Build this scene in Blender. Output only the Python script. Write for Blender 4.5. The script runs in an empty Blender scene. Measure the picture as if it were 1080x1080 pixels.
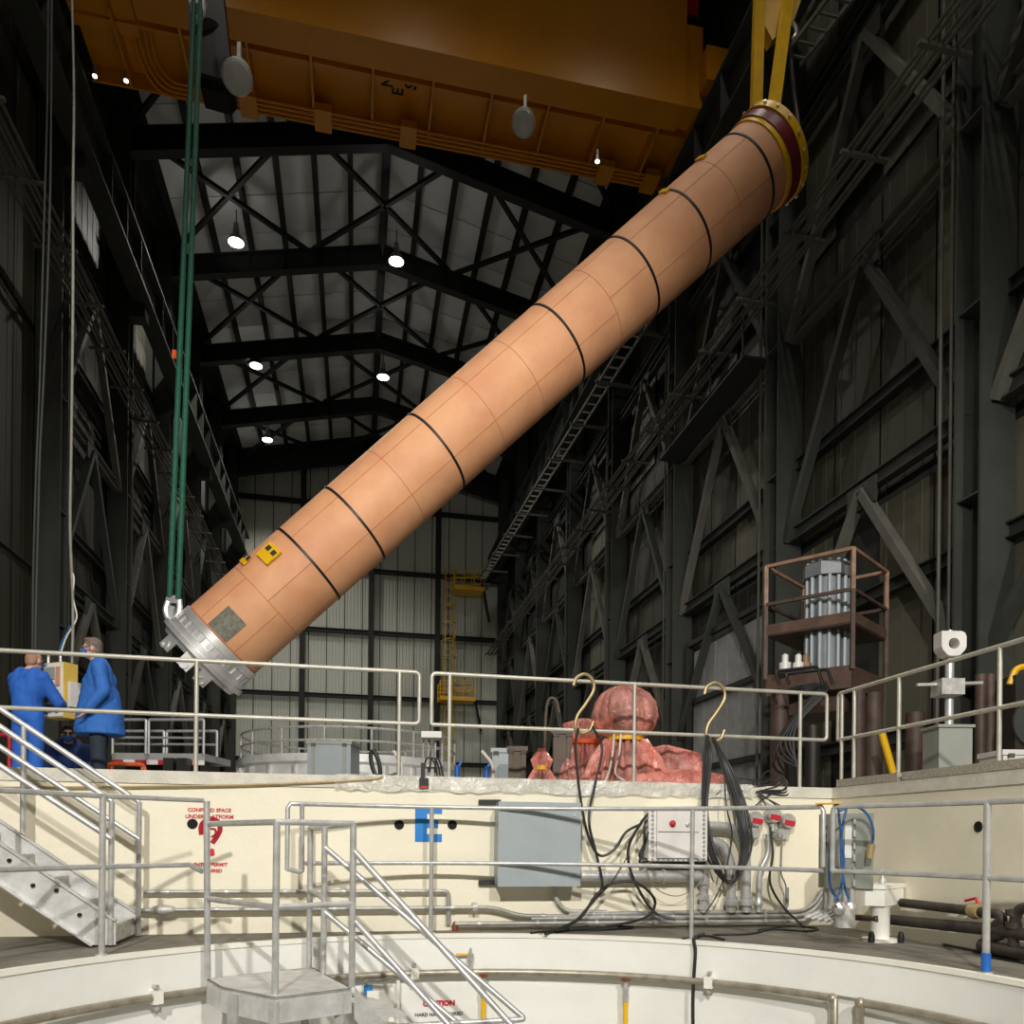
import bpy, bmesh, math, random
from mathutils import Vector, Matrix, noise
random.seed(7)
SC = bpy.context.scene
COL = SC.collection
# ------------------------------------------------------------------ camera model (1080 px frame)
F, CX, CY, ROLL = 850.0, 560.0, 884.0, 0.01
EZ = -0.47                                   # eye height, hall floor is z = 0
EYE = Vector((0, 0, EZ))
cam_d = bpy.data.cameras.new('camera'); cam = bpy.data.objects.new('camera', cam_d); COL.objects.link(cam)
cam_d.sensor_width = 36; cam_d.lens = 36*F/1080; cam_d.sensor_fit = 'HORIZONTAL'
cam_d.shift_x = (540-CX)/1080; cam_d.shift_y = (CY-540)/1080
cam_d.clip_start = 0.05; cam_d.clip_end = 300
cam.matrix_world = Matrix.Translation(EYE) @ Matrix.Rotation(math.pi/2, 4, 'X') @ Matrix.Rotation(ROLL, 4, 'Z')
SC.camera = cam
# ------------------------------------------------------------------ world, view
w = bpy.data.worlds.new('world'); SC.world = w; w.use_nodes = True
w.node_tree.nodes['Background'].inputs[0].default_value = (0.85, 0.92, 1.0, 1)
w.node_tree.nodes['Background'].inputs[1].default_value = 0.012
SC.view_settings.view_transform = 'Standard'; SC.view_settings.look = 'None'
SC.view_settings.gamma = 1; SC.view_settings.use_curve_mapping = False
SC.view_settings.exposure = 0.0
# ------------------------------------------------------------------ building frame
AX = Vector((-0.2127, 0.9771, 0)); CR = Vector((0.9771, 0.2127, 0)); UP = Vector((0, 0, 1))
def B(u, v, z): return CR*u + AX*v + UP*z
def ray(px, py):
    c, s = math.cos(ROLL), math.sin(ROLL); dx, dy = px-CX, py-CY
    return Vector(((dx*c+dy*s)/F, 1, -(-dx*s+dy*c)/F))
def P(px, py, Y): return EYE + ray(px, py)*Y
def PV(px, py, v): d = ray(px, py); return EYE + d*(v/d.dot(AX))
def PU(px, py, u): d = ray(px, py); return EYE + d*(u/d.dot(CR))
def PZ(px, py, z): d = ray(px, py); return EYE + d*((z-EZ)/d.z)
PCX, PCY, PR = -0.12, 4.14, 3.66             # round pit
def PC(px, py, R):
    d = ray(px, py); a = d.x**2+1; b = -2*(d.x*PCX+PCY); c = PCX**2+PCY**2-R*R
    return EYE + d*((-b+math.sqrt(b*b-4*a*c))/(2*a))
def proj(p):
    q = p-EYE; x, y = q.x/q.y*F, -q.z/q.y*F; c, s = math.cos(ROLL), math.sin(ROLL)
    return CX+x*c-y*s, CY+x*s+y*c
VB, UR, UL, VF = 8.05, 5.18, -4.3, -6.5      # sunk test bay walls
WZ, LZ, PITZ, CURB = -1.40, -1.62, -4.0, 0.12
HL, HR, HB, HF = -7.9, 9.7, 56.0, -22.0      # hall walls
TR = [11+6.2*k for k in range(-5, 8)]        # frames along the hall

# ------------------------------------------------------------------ flood lights behind the viewpoint and hall lamps
def spot(name, loc, target, energy, size, blend=0.6, radius=0.25, color=(1, 0.965, 0.905), parent=None):
    l = bpy.data.lights.new(name, 'SPOT'); l.energy = energy; l.spot_size = math.radians(size); l.spot_blend = blend
    l.shadow_soft_size = radius; l.color = color
    o = bpy.data.objects.new(name, l); COL.objects.link(o)
    o.location = loc; o.rotation_euler = (Vector(target)-Vector(loc)).to_track_quat('-Z', 'Y').to_euler()
    return o
FLOODS = [(B(-3.2, -8.5, 8.6), B(0.2, 8.0, -1.2), 8500, 76, 0.17),
          (B(3.6, -9.5, 9.0), B(1.6, 8.0, -1.2), 6800, 76, 0.25)]
for loc, tgt, e, s, r in FLOODS: spot('flood_beam', loc, tgt, e, s, 0.45, r)
spot('flood_beam', B(-0.5, -9.2, 6.0), P(490, 470, 15.3), 7900, 37, 1.0, 0.3, (1, 0.95, 0.86))

# ------------------------------------------------------------------ materials
def lin(c):
    return tuple((x/255/12.92 if x/255 <= 0.04045 else ((x/255+0.055)/1.055)**2.4) for x in c)
MATS = {}
def mat(name, rgb, rough=0.5, metal=0.0, var=0.10, scale=6.0, bump=0.0, bscale=60.0, rgb2=None, emit=0, trans=0, alpha=1, stretch=None, coat=0):
    m = bpy.data.materials.new(name); m.use_nodes = True; nt = m.node_tree; n = nt.nodes; b = n['Principled BSDF']
    a = lin(rgb)
    tc = n.new('ShaderNodeTexCoord'); src = tc.outputs['Object']
    if stretch:
        mp = n.new('ShaderNodeMapping'); mp.inputs['Scale'].default_value = stretch
        nt.links.new(src, mp.inputs[0]); src = mp.outputs[0]
    nz = n.new('ShaderNodeTexNoise'); nz.inputs['Scale'].default_value = scale; nz.inputs['Detail'].default_value = 6; nz.inputs['Roughness'].default_value = 0.6
    nt.links.new(src, nz.inputs['Vector'])
    cr = n.new('ShaderNodeValToRGB'); cr.color_ramp.elements[0].position = 0.34; cr.color_ramp.elements[1].position = 0.66
    lo = tuple(max(0, x*(1-var)) for x in a) if rgb2 is None else lin(rgb2)
    hi = tuple(min(1, x*(1+var)) for x in a) if rgb2 is None else a
    cr.color_ramp.elements[0].color = lo+(1,); cr.color_ramp.elements[1].color = hi+(1,)
    nt.links.new(nz.outputs['Fac'], cr.inputs[0]); nt.links.new(cr.outputs[0], b.inputs['Base Color'])
    b.inputs['Roughness'].default_value = rough; b.inputs['Metallic'].default_value = metal
    if coat: b.inputs['Coat Weight'].default_value = coat; b.inputs['Coat Roughness'].default_value = 0.15
    if trans: b.inputs['Transmission Weight'].default_value = trans
    if alpha < 1: b.inputs['Alpha'].default_value = alpha
    if emit:
        b.inputs['Emission Color'].default_value = a+(1,); b.inputs['Emission Strength'].default_value = emit
    if bump:
        bn = n.new('ShaderNodeTexNoise'); bn.inputs['Scale'].default_value = bscale; bn.inputs['Detail'].default_value = 4
        nt.links.new(src, bn.inputs['Vector'])
        bp = n.new('ShaderNodeBump'); bp.inputs['Strength'].default_value = bump; bp.inputs['Distance'].default_value = 0.02
        nt.links.new(bn.outputs['Fac'], bp.inputs['Height']); nt.links.new(bp.outputs[0], b.inputs['Normal'])
    MATS[name] = m; return m
mat('cream', (235, 228, 206), 0.55, 0, 0.04, 1.5, 0.12, 25)
mat('pit_white', (232, 232, 226), 0.5, 0, 0.05, 1.2, 0.10, 14)
mat('pit_band', (233, 231, 220), 0.5, 0, 0.06, 1.6, 0.10, 14)
mat('curb', (208, 204, 190), 0.6, 0, 0.12, 5, 0.3, 40)
mat('walk_floor', (112, 108, 98), 0.75, 0, 0.30, 2.5, 0.3, 40)
mat('concrete', (140, 137, 128), 0.7, 0, 0.15, 1.0, 0.2, 20)
mat('galv', (188, 188, 186), 0.36, 0.45, 0.16, 9, 0.06, 40)
mat('galv_dull', (186, 185, 180), 0.48, 0.35, 0.22, 12, 0.1, 50)
mat('conduit_grey', (164, 163, 158), 0.42, 0.4, 0.16, 9)
mat('galv_plate', (204, 204, 202), 0.42, 0.35, 0.16, 7, 0.15, 90)
mat('rail_upper', (190, 187, 174), 0.4, 0.35, 0.12, 7)
mat('steel_dark', (32, 33, 30), 0.75, 0.0, 0.25, 1.2)
mat('steel_mid', (50, 52, 47), 0.75, 0.0, 0.22, 1.2)
mat('steel_light', (88, 87, 79), 0.8, 0.0, 0.2, 2)
mat('steel_roof', (26, 26, 25), 0.6, 0.1, 0.2, 1.5)
mat('roof_panel', (215, 216, 215), 0.7, 0, 0.15, 0.4)
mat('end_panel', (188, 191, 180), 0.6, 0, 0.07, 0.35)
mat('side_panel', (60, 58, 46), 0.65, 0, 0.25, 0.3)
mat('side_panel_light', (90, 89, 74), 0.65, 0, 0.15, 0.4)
mat('crane_yellow', (212, 140, 12), 0.32, 0, 0.06, 0.8, 0.03, 10)
mat('crane_dark', (40, 38, 34), 0.5, 0.2, 0.2, 2)
mat('yellow', (228, 178, 24), 0.4, 0, 0.08, 4)
mat('yellow_worn', (196, 160, 40), 0.55, 0, 0.15, 3)
mat('lamp_glass', (176, 182, 184), 0.25, 0.1, 0.06, 10)
mat('black_plain', (16, 16, 16), 0.5)
mat('insulation', (222, 164, 120), 0.6, 0, 0.07, 1.3, 0.05, 8, rgb2=(208, 146, 106))
mat('insulation_seam', (180, 110, 70), 0.7, 0, 0.12, 3)
mat('maroon', (112, 28, 40), 0.4, 0, 0.2, 5)
mat('bright_metal', (222, 222, 222), 0.33, 0.6, 0.10, 4)
mat('grey_patch', (112, 110, 96), 0.6, 0.2, 0.35, 16)
mat('sling_green', (24, 88, 66), 0.7, 0, 0.2, 12, 0.4, 60)
mat('orange_tag', (220, 90, 30), 0.6)
mat('box_grey', (158, 167, 171), 0.42, 0.05, 0.04, 3)
mat('cab_grey', (150, 154, 144), 0.45, 0.05, 0.06, 3)
mat('jbox', (222, 219, 214), 0.45, 0.05, 0.06, 5)
mat('pipe_dark', (62, 55, 50), 0.55, 0.2, 0.3, 8, 0.2, 40)
mat('pipe_steel', (160, 152, 136), 0.4, 0.55, 0.25, 8)
mat('white_paint', (232, 230, 222), 0.45, 0, 0.05, 4)
mat('cable', (38, 38, 38), 0.5, 0, 0.2, 10)
mat('cable_grey', (120, 118, 110), 0.5, 0, 0.15, 10)
mat('cable_white', (205, 200, 190), 0.5, 0, 0.1, 10)
mat('cable_blue', (40, 84, 140), 0.45, 0, 0.12, 10)
mat('brass', (172, 152, 108), 0.42, 0.4, 0.15, 12)
mat('red_paint', (190, 30, 44), 0.5, 0, 0.10, 8)
mat('sign_blue', (30, 124, 202), 0.5, 0, 0.06, 8)
mat('sign_red', (196, 28, 46), 0.6, 0, 0.12, 14)
mat('ink', (50, 50, 50), 0.6)
mat('paper', (236, 236, 232), 0.6)
mat('copper', (150, 84, 60), 0.4, 0.6, 0.2, 12)
mat('rust', (98, 74, 60), 0.7, 0.1, 0.35, 4, 0.3, 40, rgb2=(72, 56, 46))
mat('rust_rail', (138, 108, 86), 0.6, 0.15, 0.3, 5)
mat('rust_post', (78, 62, 53), 0.6, 0.15, 0.3, 4)
mat('cyl_grey', (120, 124, 128), 0.5, 0.15, 0.12, 4)
mat('wood', (166, 158, 144), 0.75, 0, 0.28, 5, 0.4, 40, stretch=(1.5, 9, 9))
mat('tape_blue', (24, 96, 180), 0.5)
mat('fabric_blue', (38, 98, 190), 0.8, 0, 0.10, 6, 0.25, 30)
mat('fabric_coat', (44, 104, 184), 0.78, 0, 0.10, 5, 0.25, 24)
mat('fabric_navy', (30, 56, 116), 0.8, 0, 0.12, 6, 0.25, 30)
mat('jeans', (40, 50, 62), 0.85, 0, 0.15, 10, 0.2, 60)
mat('skin', (206, 160, 140), 0.55, 0, 0.06, 12)
mat('hair', (112, 98, 88), 0.75, 0, 0.3, 30, 0.5, 90)
mat('hair_dark', (42, 34, 30), 0.75, 0, 0.3, 30, 0.5, 90)
mat('hair_short', (168, 128, 108), 0.8, 0, 0.15, 40, 0.3, 120)
mat('mask_blue', (46, 96, 176), 0.7, 0, 0.08, 12)
mat('shoe', (28, 26, 26), 0.5)
mat('glass_dark', (60, 66, 72), 0.15, 0.2)
mat('pendant_yellow', (220, 186, 92), 0.45, 0, 0.06, 6)
mat('pendant_white', (232, 230, 222), 0.45, 0, 0.04, 6)
mat('pendant_orange', (206, 150, 116), 0.5)
mat('screen_grey', (150, 156, 150), 0.3)
mat('silver_tank', (226, 226, 224), 0.34, 0.2, 0.2, 3)
mat('lift_grey', (180, 180, 180), 0.4, 0.4, 0.1, 4)
mat('brown_box', (92, 78, 66), 0.6, 0, 0.2, 5)
mat('orange_frame', (206, 96, 50), 0.5)
mat('lamp_glow', (255, 244, 226), 0.3, emit=22)
mat('marker_glow', (255, 244, 226), 0.3, emit=5)
mat('reflector', (150, 150, 150), 0.3, 0.6)
mat('hole_dark', (22, 21, 19), 0.9)
def plastic(name, rgb, tint, lo, hi, bump):
    m = bpy.data.materials.new(name); m.use_nodes = True; nt = m.node_tree; n = nt.nodes; b = n['Principled BSDF']
    b.inputs['Base Color'].default_value = lin(rgb)+(1,); b.inputs['Roughness'].default_value = 0.09
    b.inputs['Specular IOR Level'].default_value = 1.0
    tr = n.new('ShaderNodeBsdfTransparent'); tr.inputs[0].default_value = lin(tint)+(1,)
    mx = n.new('ShaderNodeMixShader'); fr = n.new('ShaderNodeTexNoise'); fr.inputs['Scale'].default_value = 5; fr.inputs['Detail'].default_value = 5
    rp = n.new('ShaderNodeValToRGB'); rp.color_ramp.elements[0].color = (lo, lo, lo, 1); rp.color_ramp.elements[1].color = (hi, hi, hi, 1)
    rp.color_ramp.elements[0].position = 0.35; rp.color_ramp.elements[1].position = 0.65
    nt.links.new(fr.outputs['Fac'], rp.inputs[0]); nt.links.new(rp.outputs[0], mx.inputs[0])
    nt.links.new(tr.outputs[0], mx.inputs[1]); nt.links.new(b.outputs[0], mx.inputs[2]); nt.links.new(mx.outputs[0], n['Material Output'].inputs[0])
    tc = n.new('ShaderNodeTexCoord'); wv = n.new('ShaderNodeTexNoise'); wv.inputs['Scale'].default_value = 6; wv.inputs['Distortion'].default_value = 2.5; wv.inputs['Detail'].default_value = 3
    nt.links.new(tc.outputs['Object'], wv.inputs['Vector']); nt.links.new(tc.outputs['Object'], fr.inputs['Vector'])
    bp = n.new('ShaderNodeBump'); bp.inputs['Strength'].default_value = bump; bp.inputs['Distance'].default_value = 0.06
    nt.links.new(wv.outputs['Fac'], bp.inputs['Height']); nt.links.new(bp.outputs[0], b.inputs['Normal'])
    MATS[name] = m
plastic('pink_film', (244, 172, 158), (255, 226, 218), 0.22, 0.6, 0.55)
plastic('clear_film', (236, 234, 224), (240, 240, 236), 0.35, 0.8, 0.8)

# ------------------------------------------------------------------ mesh builder
def frame_of(d, up=None):
    d = d.normalized(); up = up or UP
    if abs(d.dot(up)) > 0.98: up = Vector((1, 0, 0)) if abs(d.x) < 0.9 else Vector((0, 1, 0))
    s = d.cross(up).normalized(); t = s.cross(d).normalized()
    return s, t
def fillet(pts, r, n=5):
    pts = [Vector(p) for p in pts]; out = [pts[0]]
    for i in range(1, len(pts)-1):
        a, b, c = pts[i-1], pts[i], pts[i+1]; d1 = (a-b); d2 = (c-b)
        k = min(r, d1.length*0.49, d2.length*0.49); p1 = b+d1.normalized()*k; p2 = b+d2.normalized()*k
        for j in range(n+1):
            t = j/n; out.append(p1*(1-t)**2+b*2*t*(1-t)+p2*t*t)
    out.append(pts[-1]); return out
def spline(pts, n=6):
    pts = [Vector(p) for p in pts]; q = [pts[0]*2-pts[1]]+pts+[pts[-1]*2-pts[-2]]; out = []
    for i in range(1, len(q)-2):
        a, b, c, d = q[i-1:i+3]
        for j in range(n):
            t = j/n; out.append(0.5*((2*b)+(c-a)*t+(2*a-5*b+4*c-d)*t*t+(3*b-a-3*c+d)*t**3))
    out.append(pts[-1]); return out
class MB:
    def __init__(s): s.v = []; s.f = []; s.sm = False
    def add(s, vs, fs):
        o = len(s.v); s.v += [Vector(x) for x in vs]; s.f += [tuple(i+o for i in f) for f in fs]; return s
    def box(s, c, sz, x=None, y=None, z=None):
        x = x or Vector((1, 0, 0)); z = z or UP; y = y or z.cross(x); c = Vector(c); h = [k/2 for k in sz]
        vs = [c+x*h[0]*i+y*h[1]*j+z*h[2]*k for i in (-1, 1) for j in (-1, 1) for k in (-1, 1)]
        return s.add(vs, [(0, 1, 3, 2), (4, 6, 7, 5), (0, 4, 5, 1), (2, 3, 7, 6), (0, 2, 6, 4), (1, 5, 7, 3)])
    def bbox(s, c, sz): return s.box(c, sz, CR, AX, UP)            # box squared up with the building
    def beam(s, p, q, wd, ht, up=None):
        p, q = Vector(p), Vector(q); d = q-p; a, b = frame_of(d, up)
        vs = [o+a*wd/2*i+b*ht/2*j for o in (p, q) for i, j in ((-1, -1), (1, -1), (1, 1), (-1, 1))]
        return s.add(vs, [(0, 1, 2, 3), (7, 6, 5, 4), (0, 4, 5, 1), (1, 5, 6, 2), (2, 6, 7, 3), (3, 7, 4, 0)])
    def ibeam(s, p, q, wd, ht, tf=0.03, tw=0.02, up=None):
        p, q = Vector(p), Vector(q); a, b = frame_of(q-p, up)
        s.beam(p+b*(ht/2-tf/2), q+b*(ht/2-tf/2), wd, tf, up); s.beam(p-b*(ht/2-tf/2), q-b*(ht/2-tf/2), wd, tf, up)
        return s.beam(p, q, tw, ht-2*tf, up)
    def tube(s, pts, r, n=8, closed=False):
        s.sm = True; pts = [Vector(p) for p in pts]; m = len(pts); rs = r if isinstance(r, (list, tuple)) else [r]*m
        vs = []; fs = []; prev = None
        for i in range(m):
            if closed: d = pts[(i+1) % m]-pts[i-1]
            else: d = pts[min(i+1, m-1)]-pts[max(i-1, 0)]
            d.normalize()
            if prev is None: a, b = frame_of(d)
            else:
                a = prev-d*prev.dot(d)
                a = a.normalized() if a.length > 1e-5 else frame_of(d)[0]
                b = a.cross(d)
            prev = a
            vs += [pts[i]+(a*math.cos(2*math.pi*k/n)+b*math.sin(2*math.pi*k/n))*rs[i] for k in range(n)]
        for i in range(m if closed else m-1):
            j = (i+1) % m
            fs += [(i*n+k, i*n+(k+1) % n, j*n+(k+1) % n, j*n+k) for k in range(n)]
        if not closed: fs += [tuple(range(n-1, -1, -1)), tuple(range((m-1)*n, m*n))]
        return s.add(vs, fs)
    def cyl(s, p, q, r0, r1=None, n=16): return s.tube([p, q], [r0, r0 if r1 is None else r1], n)
    def lathe(s, p, axis, prof, n=24):
        s.sm = True; p = Vector(p); d = Vector(axis).normalized(); a, b = frame_of(d); vs = []; fs = []
        for (h, r) in prof: vs += [p+d*h+(a*math.cos(2*math.pi*k/n)+b*math.sin(2*math.pi*k/n))*max(r, 1e-4) for k in range(n)]
        for i in range(len(prof)-1): fs += [(i*n+k, i*n+(k+1) % n, (i+1)*n+(k+1) % n, (i+1)*n+k) for k in range(n)]
        return s.add(vs, fs)
    def ell(s, c, r, x=None, y=None, z=None, n=14, m=9):
        s.sm = True; c = Vector(c); x = x or Vector((1, 0, 0)); y = y or Vector((0, 1, 0)); z = z or UP; vs = []; fs = []
        for i in range(m+1):
            t = math.pi*i/m
            vs += [c+x*r[0]*math.sin(t)*math.cos(2*math.pi*k/n)+y*r[1]*math.sin(t)*math.sin(2*math.pi*k/n)+z*r[2]*math.cos(t) for k in range(n)]
        for i in range(m): fs += [(i*n+k, (i+1)*n+k, (i+1)*n+(k+1) % n, i*n+(k+1) % n) for k in range(n)]
        return s.add(vs, fs)
    def prism(s, poly, ext):
        n = len(poly); poly = [Vector(p) for p in poly]; ext = Vector(ext)
        return s.add(poly+[p+ext for p in poly], [tuple(range(n)), tuple(range(2*n-1, n-1, -1))]+[(i, i+n, (i+1) % n+n, (i+1) % n) for i in range(n)])
    def mesh(s, name, off=Vector((0, 0, 0)), merge=False):
        me = bpy.data.meshes.new(name); me.from_pydata([v-off for v in s.v], [], s.f); 
        bm = bmesh.new(); bm.from_mesh(me)
        if merge: bmesh.ops.remove_doubles(bm, verts=bm.verts, dist=1e-4)
        bmesh.ops.recalc_face_normals(bm, faces=bm.faces); bm.to_mesh(me); bm.free()
        if s.sm:
            me.polygons.foreach_set('use_smooth', [True]*len(me.polygons)); me.set_sharp_from_angle(angle=math.radians(40))
        return me
    def build(s, name, m, parent=None, origin=None, merge=False):
        if parent is None:
            if origin is None:
                xs = [v.x for v in s.v]; ys = [v.y for v in s.v]; zs = [v.z for v in s.v]
                origin = Vector(((min(xs)+max(xs))/2, (min(ys)+max(ys))/2, min(zs)))
            off = origin
        else:
            r = parent
            while r.parent: r = r.parent
            off = r.location.copy()
        me = s.mesh(name, off, merge); me.materials.append(MATS[m])
        o = bpy.data.objects.new(name, me); COL.objects.link(o)
        if parent is None: o.location = off
        else: o.parent = parent
        return o
def tag(o, label=None, cat=None, group=None, kind=None):
    if label: o['label'] = label
    if cat: o['category'] = cat
    if group: o['group'] = group
    if kind: o['kind'] = kind
    return o
def thing(name, label, cat, loc, group=None):
    o = bpy.data.objects.new(name, None); COL.objects.link(o); o.location = loc; o.empty_display_size = 0.1
    return tag(o, label, cat, group)
def copy_tree(o, parent=None):
    c = o.copy(); COL.objects.link(c); c.parent = parent
    for ch in list(o.children): copy_tree(ch, c)
    return c
def struct(name, mb, m, parent=None, **k):
    o = mb.build(name, m, parent, **k)
    if parent is None: o['kind'] = 'structure'
    return o
def one(name, label, cat, m, mb, group=None): return tag(mb.build(name, m), label, cat, group)
def text(name, s, size, origin, xd, yd, m, parent, thick=0.002, bold=0.0, align='CENTER'):
    c = bpy.data.curves.new(name, 'FONT'); c.body = s; c.size = size; c.align_x = align; c.align_y = 'CENTER'; c.extrude = thick; c.offset = bold; c.resolution_u = 3
    o = bpy.data.objects.new(name, c); COL.objects.link(o); bpy.context.view_layer.update()
    me = bpy.data.meshes.new_from_object(o.evaluated_get(bpy.context.evaluated_depsgraph_get())); bpy.data.objects.remove(o)
    zd = xd.cross(yd)
    M = Matrix((xd, yd, zd)).transposed().to_4x4(); M.translation = origin
    me.transform(M)
    off = Vector((0, 0, 0))
    if parent:
        r = parent
        while r.parent: r = r.parent
        off = r.location
    me.transform(Matrix.Translation(-off)); me.materials.clear(); me.materials.append(MATS[m])
    q = bpy.data.objects.new(name, me); COL.objects.link(q); q.parent = parent; return q
def remesh(mb, name, m, voxel=0.02, smooth=6, parent=None, disp=0, dscale=3.0, local=False):
    me = mb.mesh(name); o = bpy.data.objects.new(name, me); COL.objects.link(o)
    r = o.modifiers.new('r', 'REMESH'); r.mode = 'VOXEL'; r.voxel_size = voxel
    k = o.modifiers.new('s', 'SMOOTH'); k.iterations = smooth; k.factor = 0.5
    bpy.context.view_layer.update()
    me2 = bpy.data.meshes.new_from_object(o.evaluated_get(bpy.context.evaluated_depsgraph_get())); bpy.data.objects.remove(o)
    if disp:
        for v in me2.vertices:
            n = noise.noise(v.co*dscale)*0.6+abs(noise.noise(v.co*dscale*2.3))*0.6
            v.co += v.normal*disp*n
    me2.polygons.foreach_set('use_smooth', [True]*len(me2.polygons)); me2.name = name
    off = Vector((0, 0, 0))
    if not local:
        if parent:
            q = parent
            while q.parent: q = q.parent
            off = q.location.copy()
        else:
            xs = [v.co.x for v in me2.vertices]; ys = [v.co.y for v in me2.vertices]; zs = [v.co.z for v in me2.vertices]
            off = Vector(((min(xs)+max(xs))/2, (min(ys)+max(ys))/2, min(zs)))
        me2.transform(Matrix.Translation(-off))
    me2.materials.clear(); me2.materials.append(MATS[m])
    q = bpy.data.objects.new(name, me2); COL.objects.link(q)
    if parent: q.parent = parent
    elif not local: q.location = off
    return q

# ================================================================== HALL SHELL
mb = MB()
g_ = 0.2
mb.bbox(B((HL+HR)/2, (VB+g_+HB)/2+0.15, -0.15), (HR-HL+2, HB-VB-g_+0.3, 0.3))
mb.bbox(B((UR+g_+HR)/2+0.5, (VB+g_+HF)/2, -0.15), (HR-UR-g_+1.0, VB+g_-HF, 0.3))
mb.bbox(B((UL-g_+HL)/2-0.5, (VB+g_+HF)/2, -0.15), (UL-g_-HL+1.0, VB+g_-HF, 0.3))
mb.bbox(B((UL+UR)/2, (VF-g_+HF)/2, -0.15), (UR-UL+2*g_, VF-g_-HF, 0.3))
floor = struct('floor', mb, 'concrete')
# side walls: backing sheet + ribbed panels between the frames
def side_panel_mesh(wd, ht):
    m = MB(); k = 3; pts = []
    for i in range(k):
        x0 = -wd/2+wd*i/k; s = wd/k
        pts += [(x0+0.01, 0), (x0+s*0.55, 0), (x0+s*0.6, 0.012), (x0+s*0.68, 0.012), (x0+s*0.73, 0)]
    pts.append((wd/2-0.01, 0))
    vs = [Vector((x, y, z)) for z in (0, ht) for x, y in pts]; n = len(pts)
    m.add(vs, [(i, i+1, n+i+1, n+i) for i in range(n-1)]); return m
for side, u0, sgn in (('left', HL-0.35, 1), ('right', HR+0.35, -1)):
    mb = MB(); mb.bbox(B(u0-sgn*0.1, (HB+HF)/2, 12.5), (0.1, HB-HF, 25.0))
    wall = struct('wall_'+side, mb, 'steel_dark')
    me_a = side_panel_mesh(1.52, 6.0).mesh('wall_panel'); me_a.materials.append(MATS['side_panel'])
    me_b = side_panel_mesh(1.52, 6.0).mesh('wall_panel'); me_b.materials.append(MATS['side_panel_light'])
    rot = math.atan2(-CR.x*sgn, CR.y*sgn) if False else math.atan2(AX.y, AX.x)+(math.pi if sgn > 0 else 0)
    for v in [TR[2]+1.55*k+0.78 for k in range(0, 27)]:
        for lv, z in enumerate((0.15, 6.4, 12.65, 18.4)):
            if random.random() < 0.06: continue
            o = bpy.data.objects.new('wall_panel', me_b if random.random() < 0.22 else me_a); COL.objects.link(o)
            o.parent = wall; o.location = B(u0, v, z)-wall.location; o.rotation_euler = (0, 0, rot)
# end wall with separate cladding panels
mb = MB(); mb.bbox(B((HL+HR)/2, HB+0.3, 13.5), (HR-HL+1.2, 0.1, 27))
wb = struct('wall_back', mb, 'steel_dark')
pw = (HR-HL)/15
lev = [0.2, 4.6, 9.0, 13.4, 17.6, 21.9, 26.2]
for j in range(6):
    h = lev[j+1]-lev[j]-0.08
    m = MB(); k = 5
    pts = [(-pw/2+0.03, 0.0)]
    for i in range(k):
        x0 = -pw/2+0.03+(pw-0.06)*(i+0.5)/k; pts += [(x0-0.03, 0), (x0-0.015, -0.03), (x0+0.015, -0.03), (x0+0.03, 0)]
    pts.append((pw/2-0.03, 0.0)); n = len(pts)
    m.add([Vector((x, y, z)) for z in (0, h) for x, y in pts], [(i, i+1, n+i+1, n+i) for i in range(n-1)])
    me = m.mesh('wall_panel'); me.materials.append(MATS['end_panel'])
    for i in range(15):
        o = bpy.data.objects.new('wall_panel', me); COL.objects.link(o); o.parent = wb
        o.location = B(HL+pw*(i+0.5), HB+0.2, lev[j])-wb.location; o.rotation_euler = (0, 0, math.atan2(CR.y, CR.x))
for k, z in enumerate(lev[1:6]):
    one('wall_girt', f'dark horizontal girt beam {["lowest","second","third","fourth","fifth"][k]} from the floor across the lit end wall', 'beam', 'steel_dark',
        MB().ibeam(B(HL, HB-0.05, z), B(HR, HB-0.05, z), 0.2, 0.3), 'girts of the end wall')
for k, u in enumerate((-3.6, 0.9, 5.4)):
    one('wind_column', ('dark wind column on the end wall nearest the workers\' wall', 'dark middle wind column of the lit end wall', 'dark wind column on the end wall beside the yellow caged ladder')[k], 'column', 'steel_dark',
        MB().ibeam(B(u, HB-0.2, 0), B(u, HB-0.2, 25), 0.35, 0.4, up=AX), 'wind columns of the end wall')
# front wall far behind the viewpoint closes the hall
struct('wall_front', MB().bbox(B((HL+HR)/2, HF, 12.5), (HR-HL+1.2, 0.1, 27)), 'side_panel')

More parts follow.
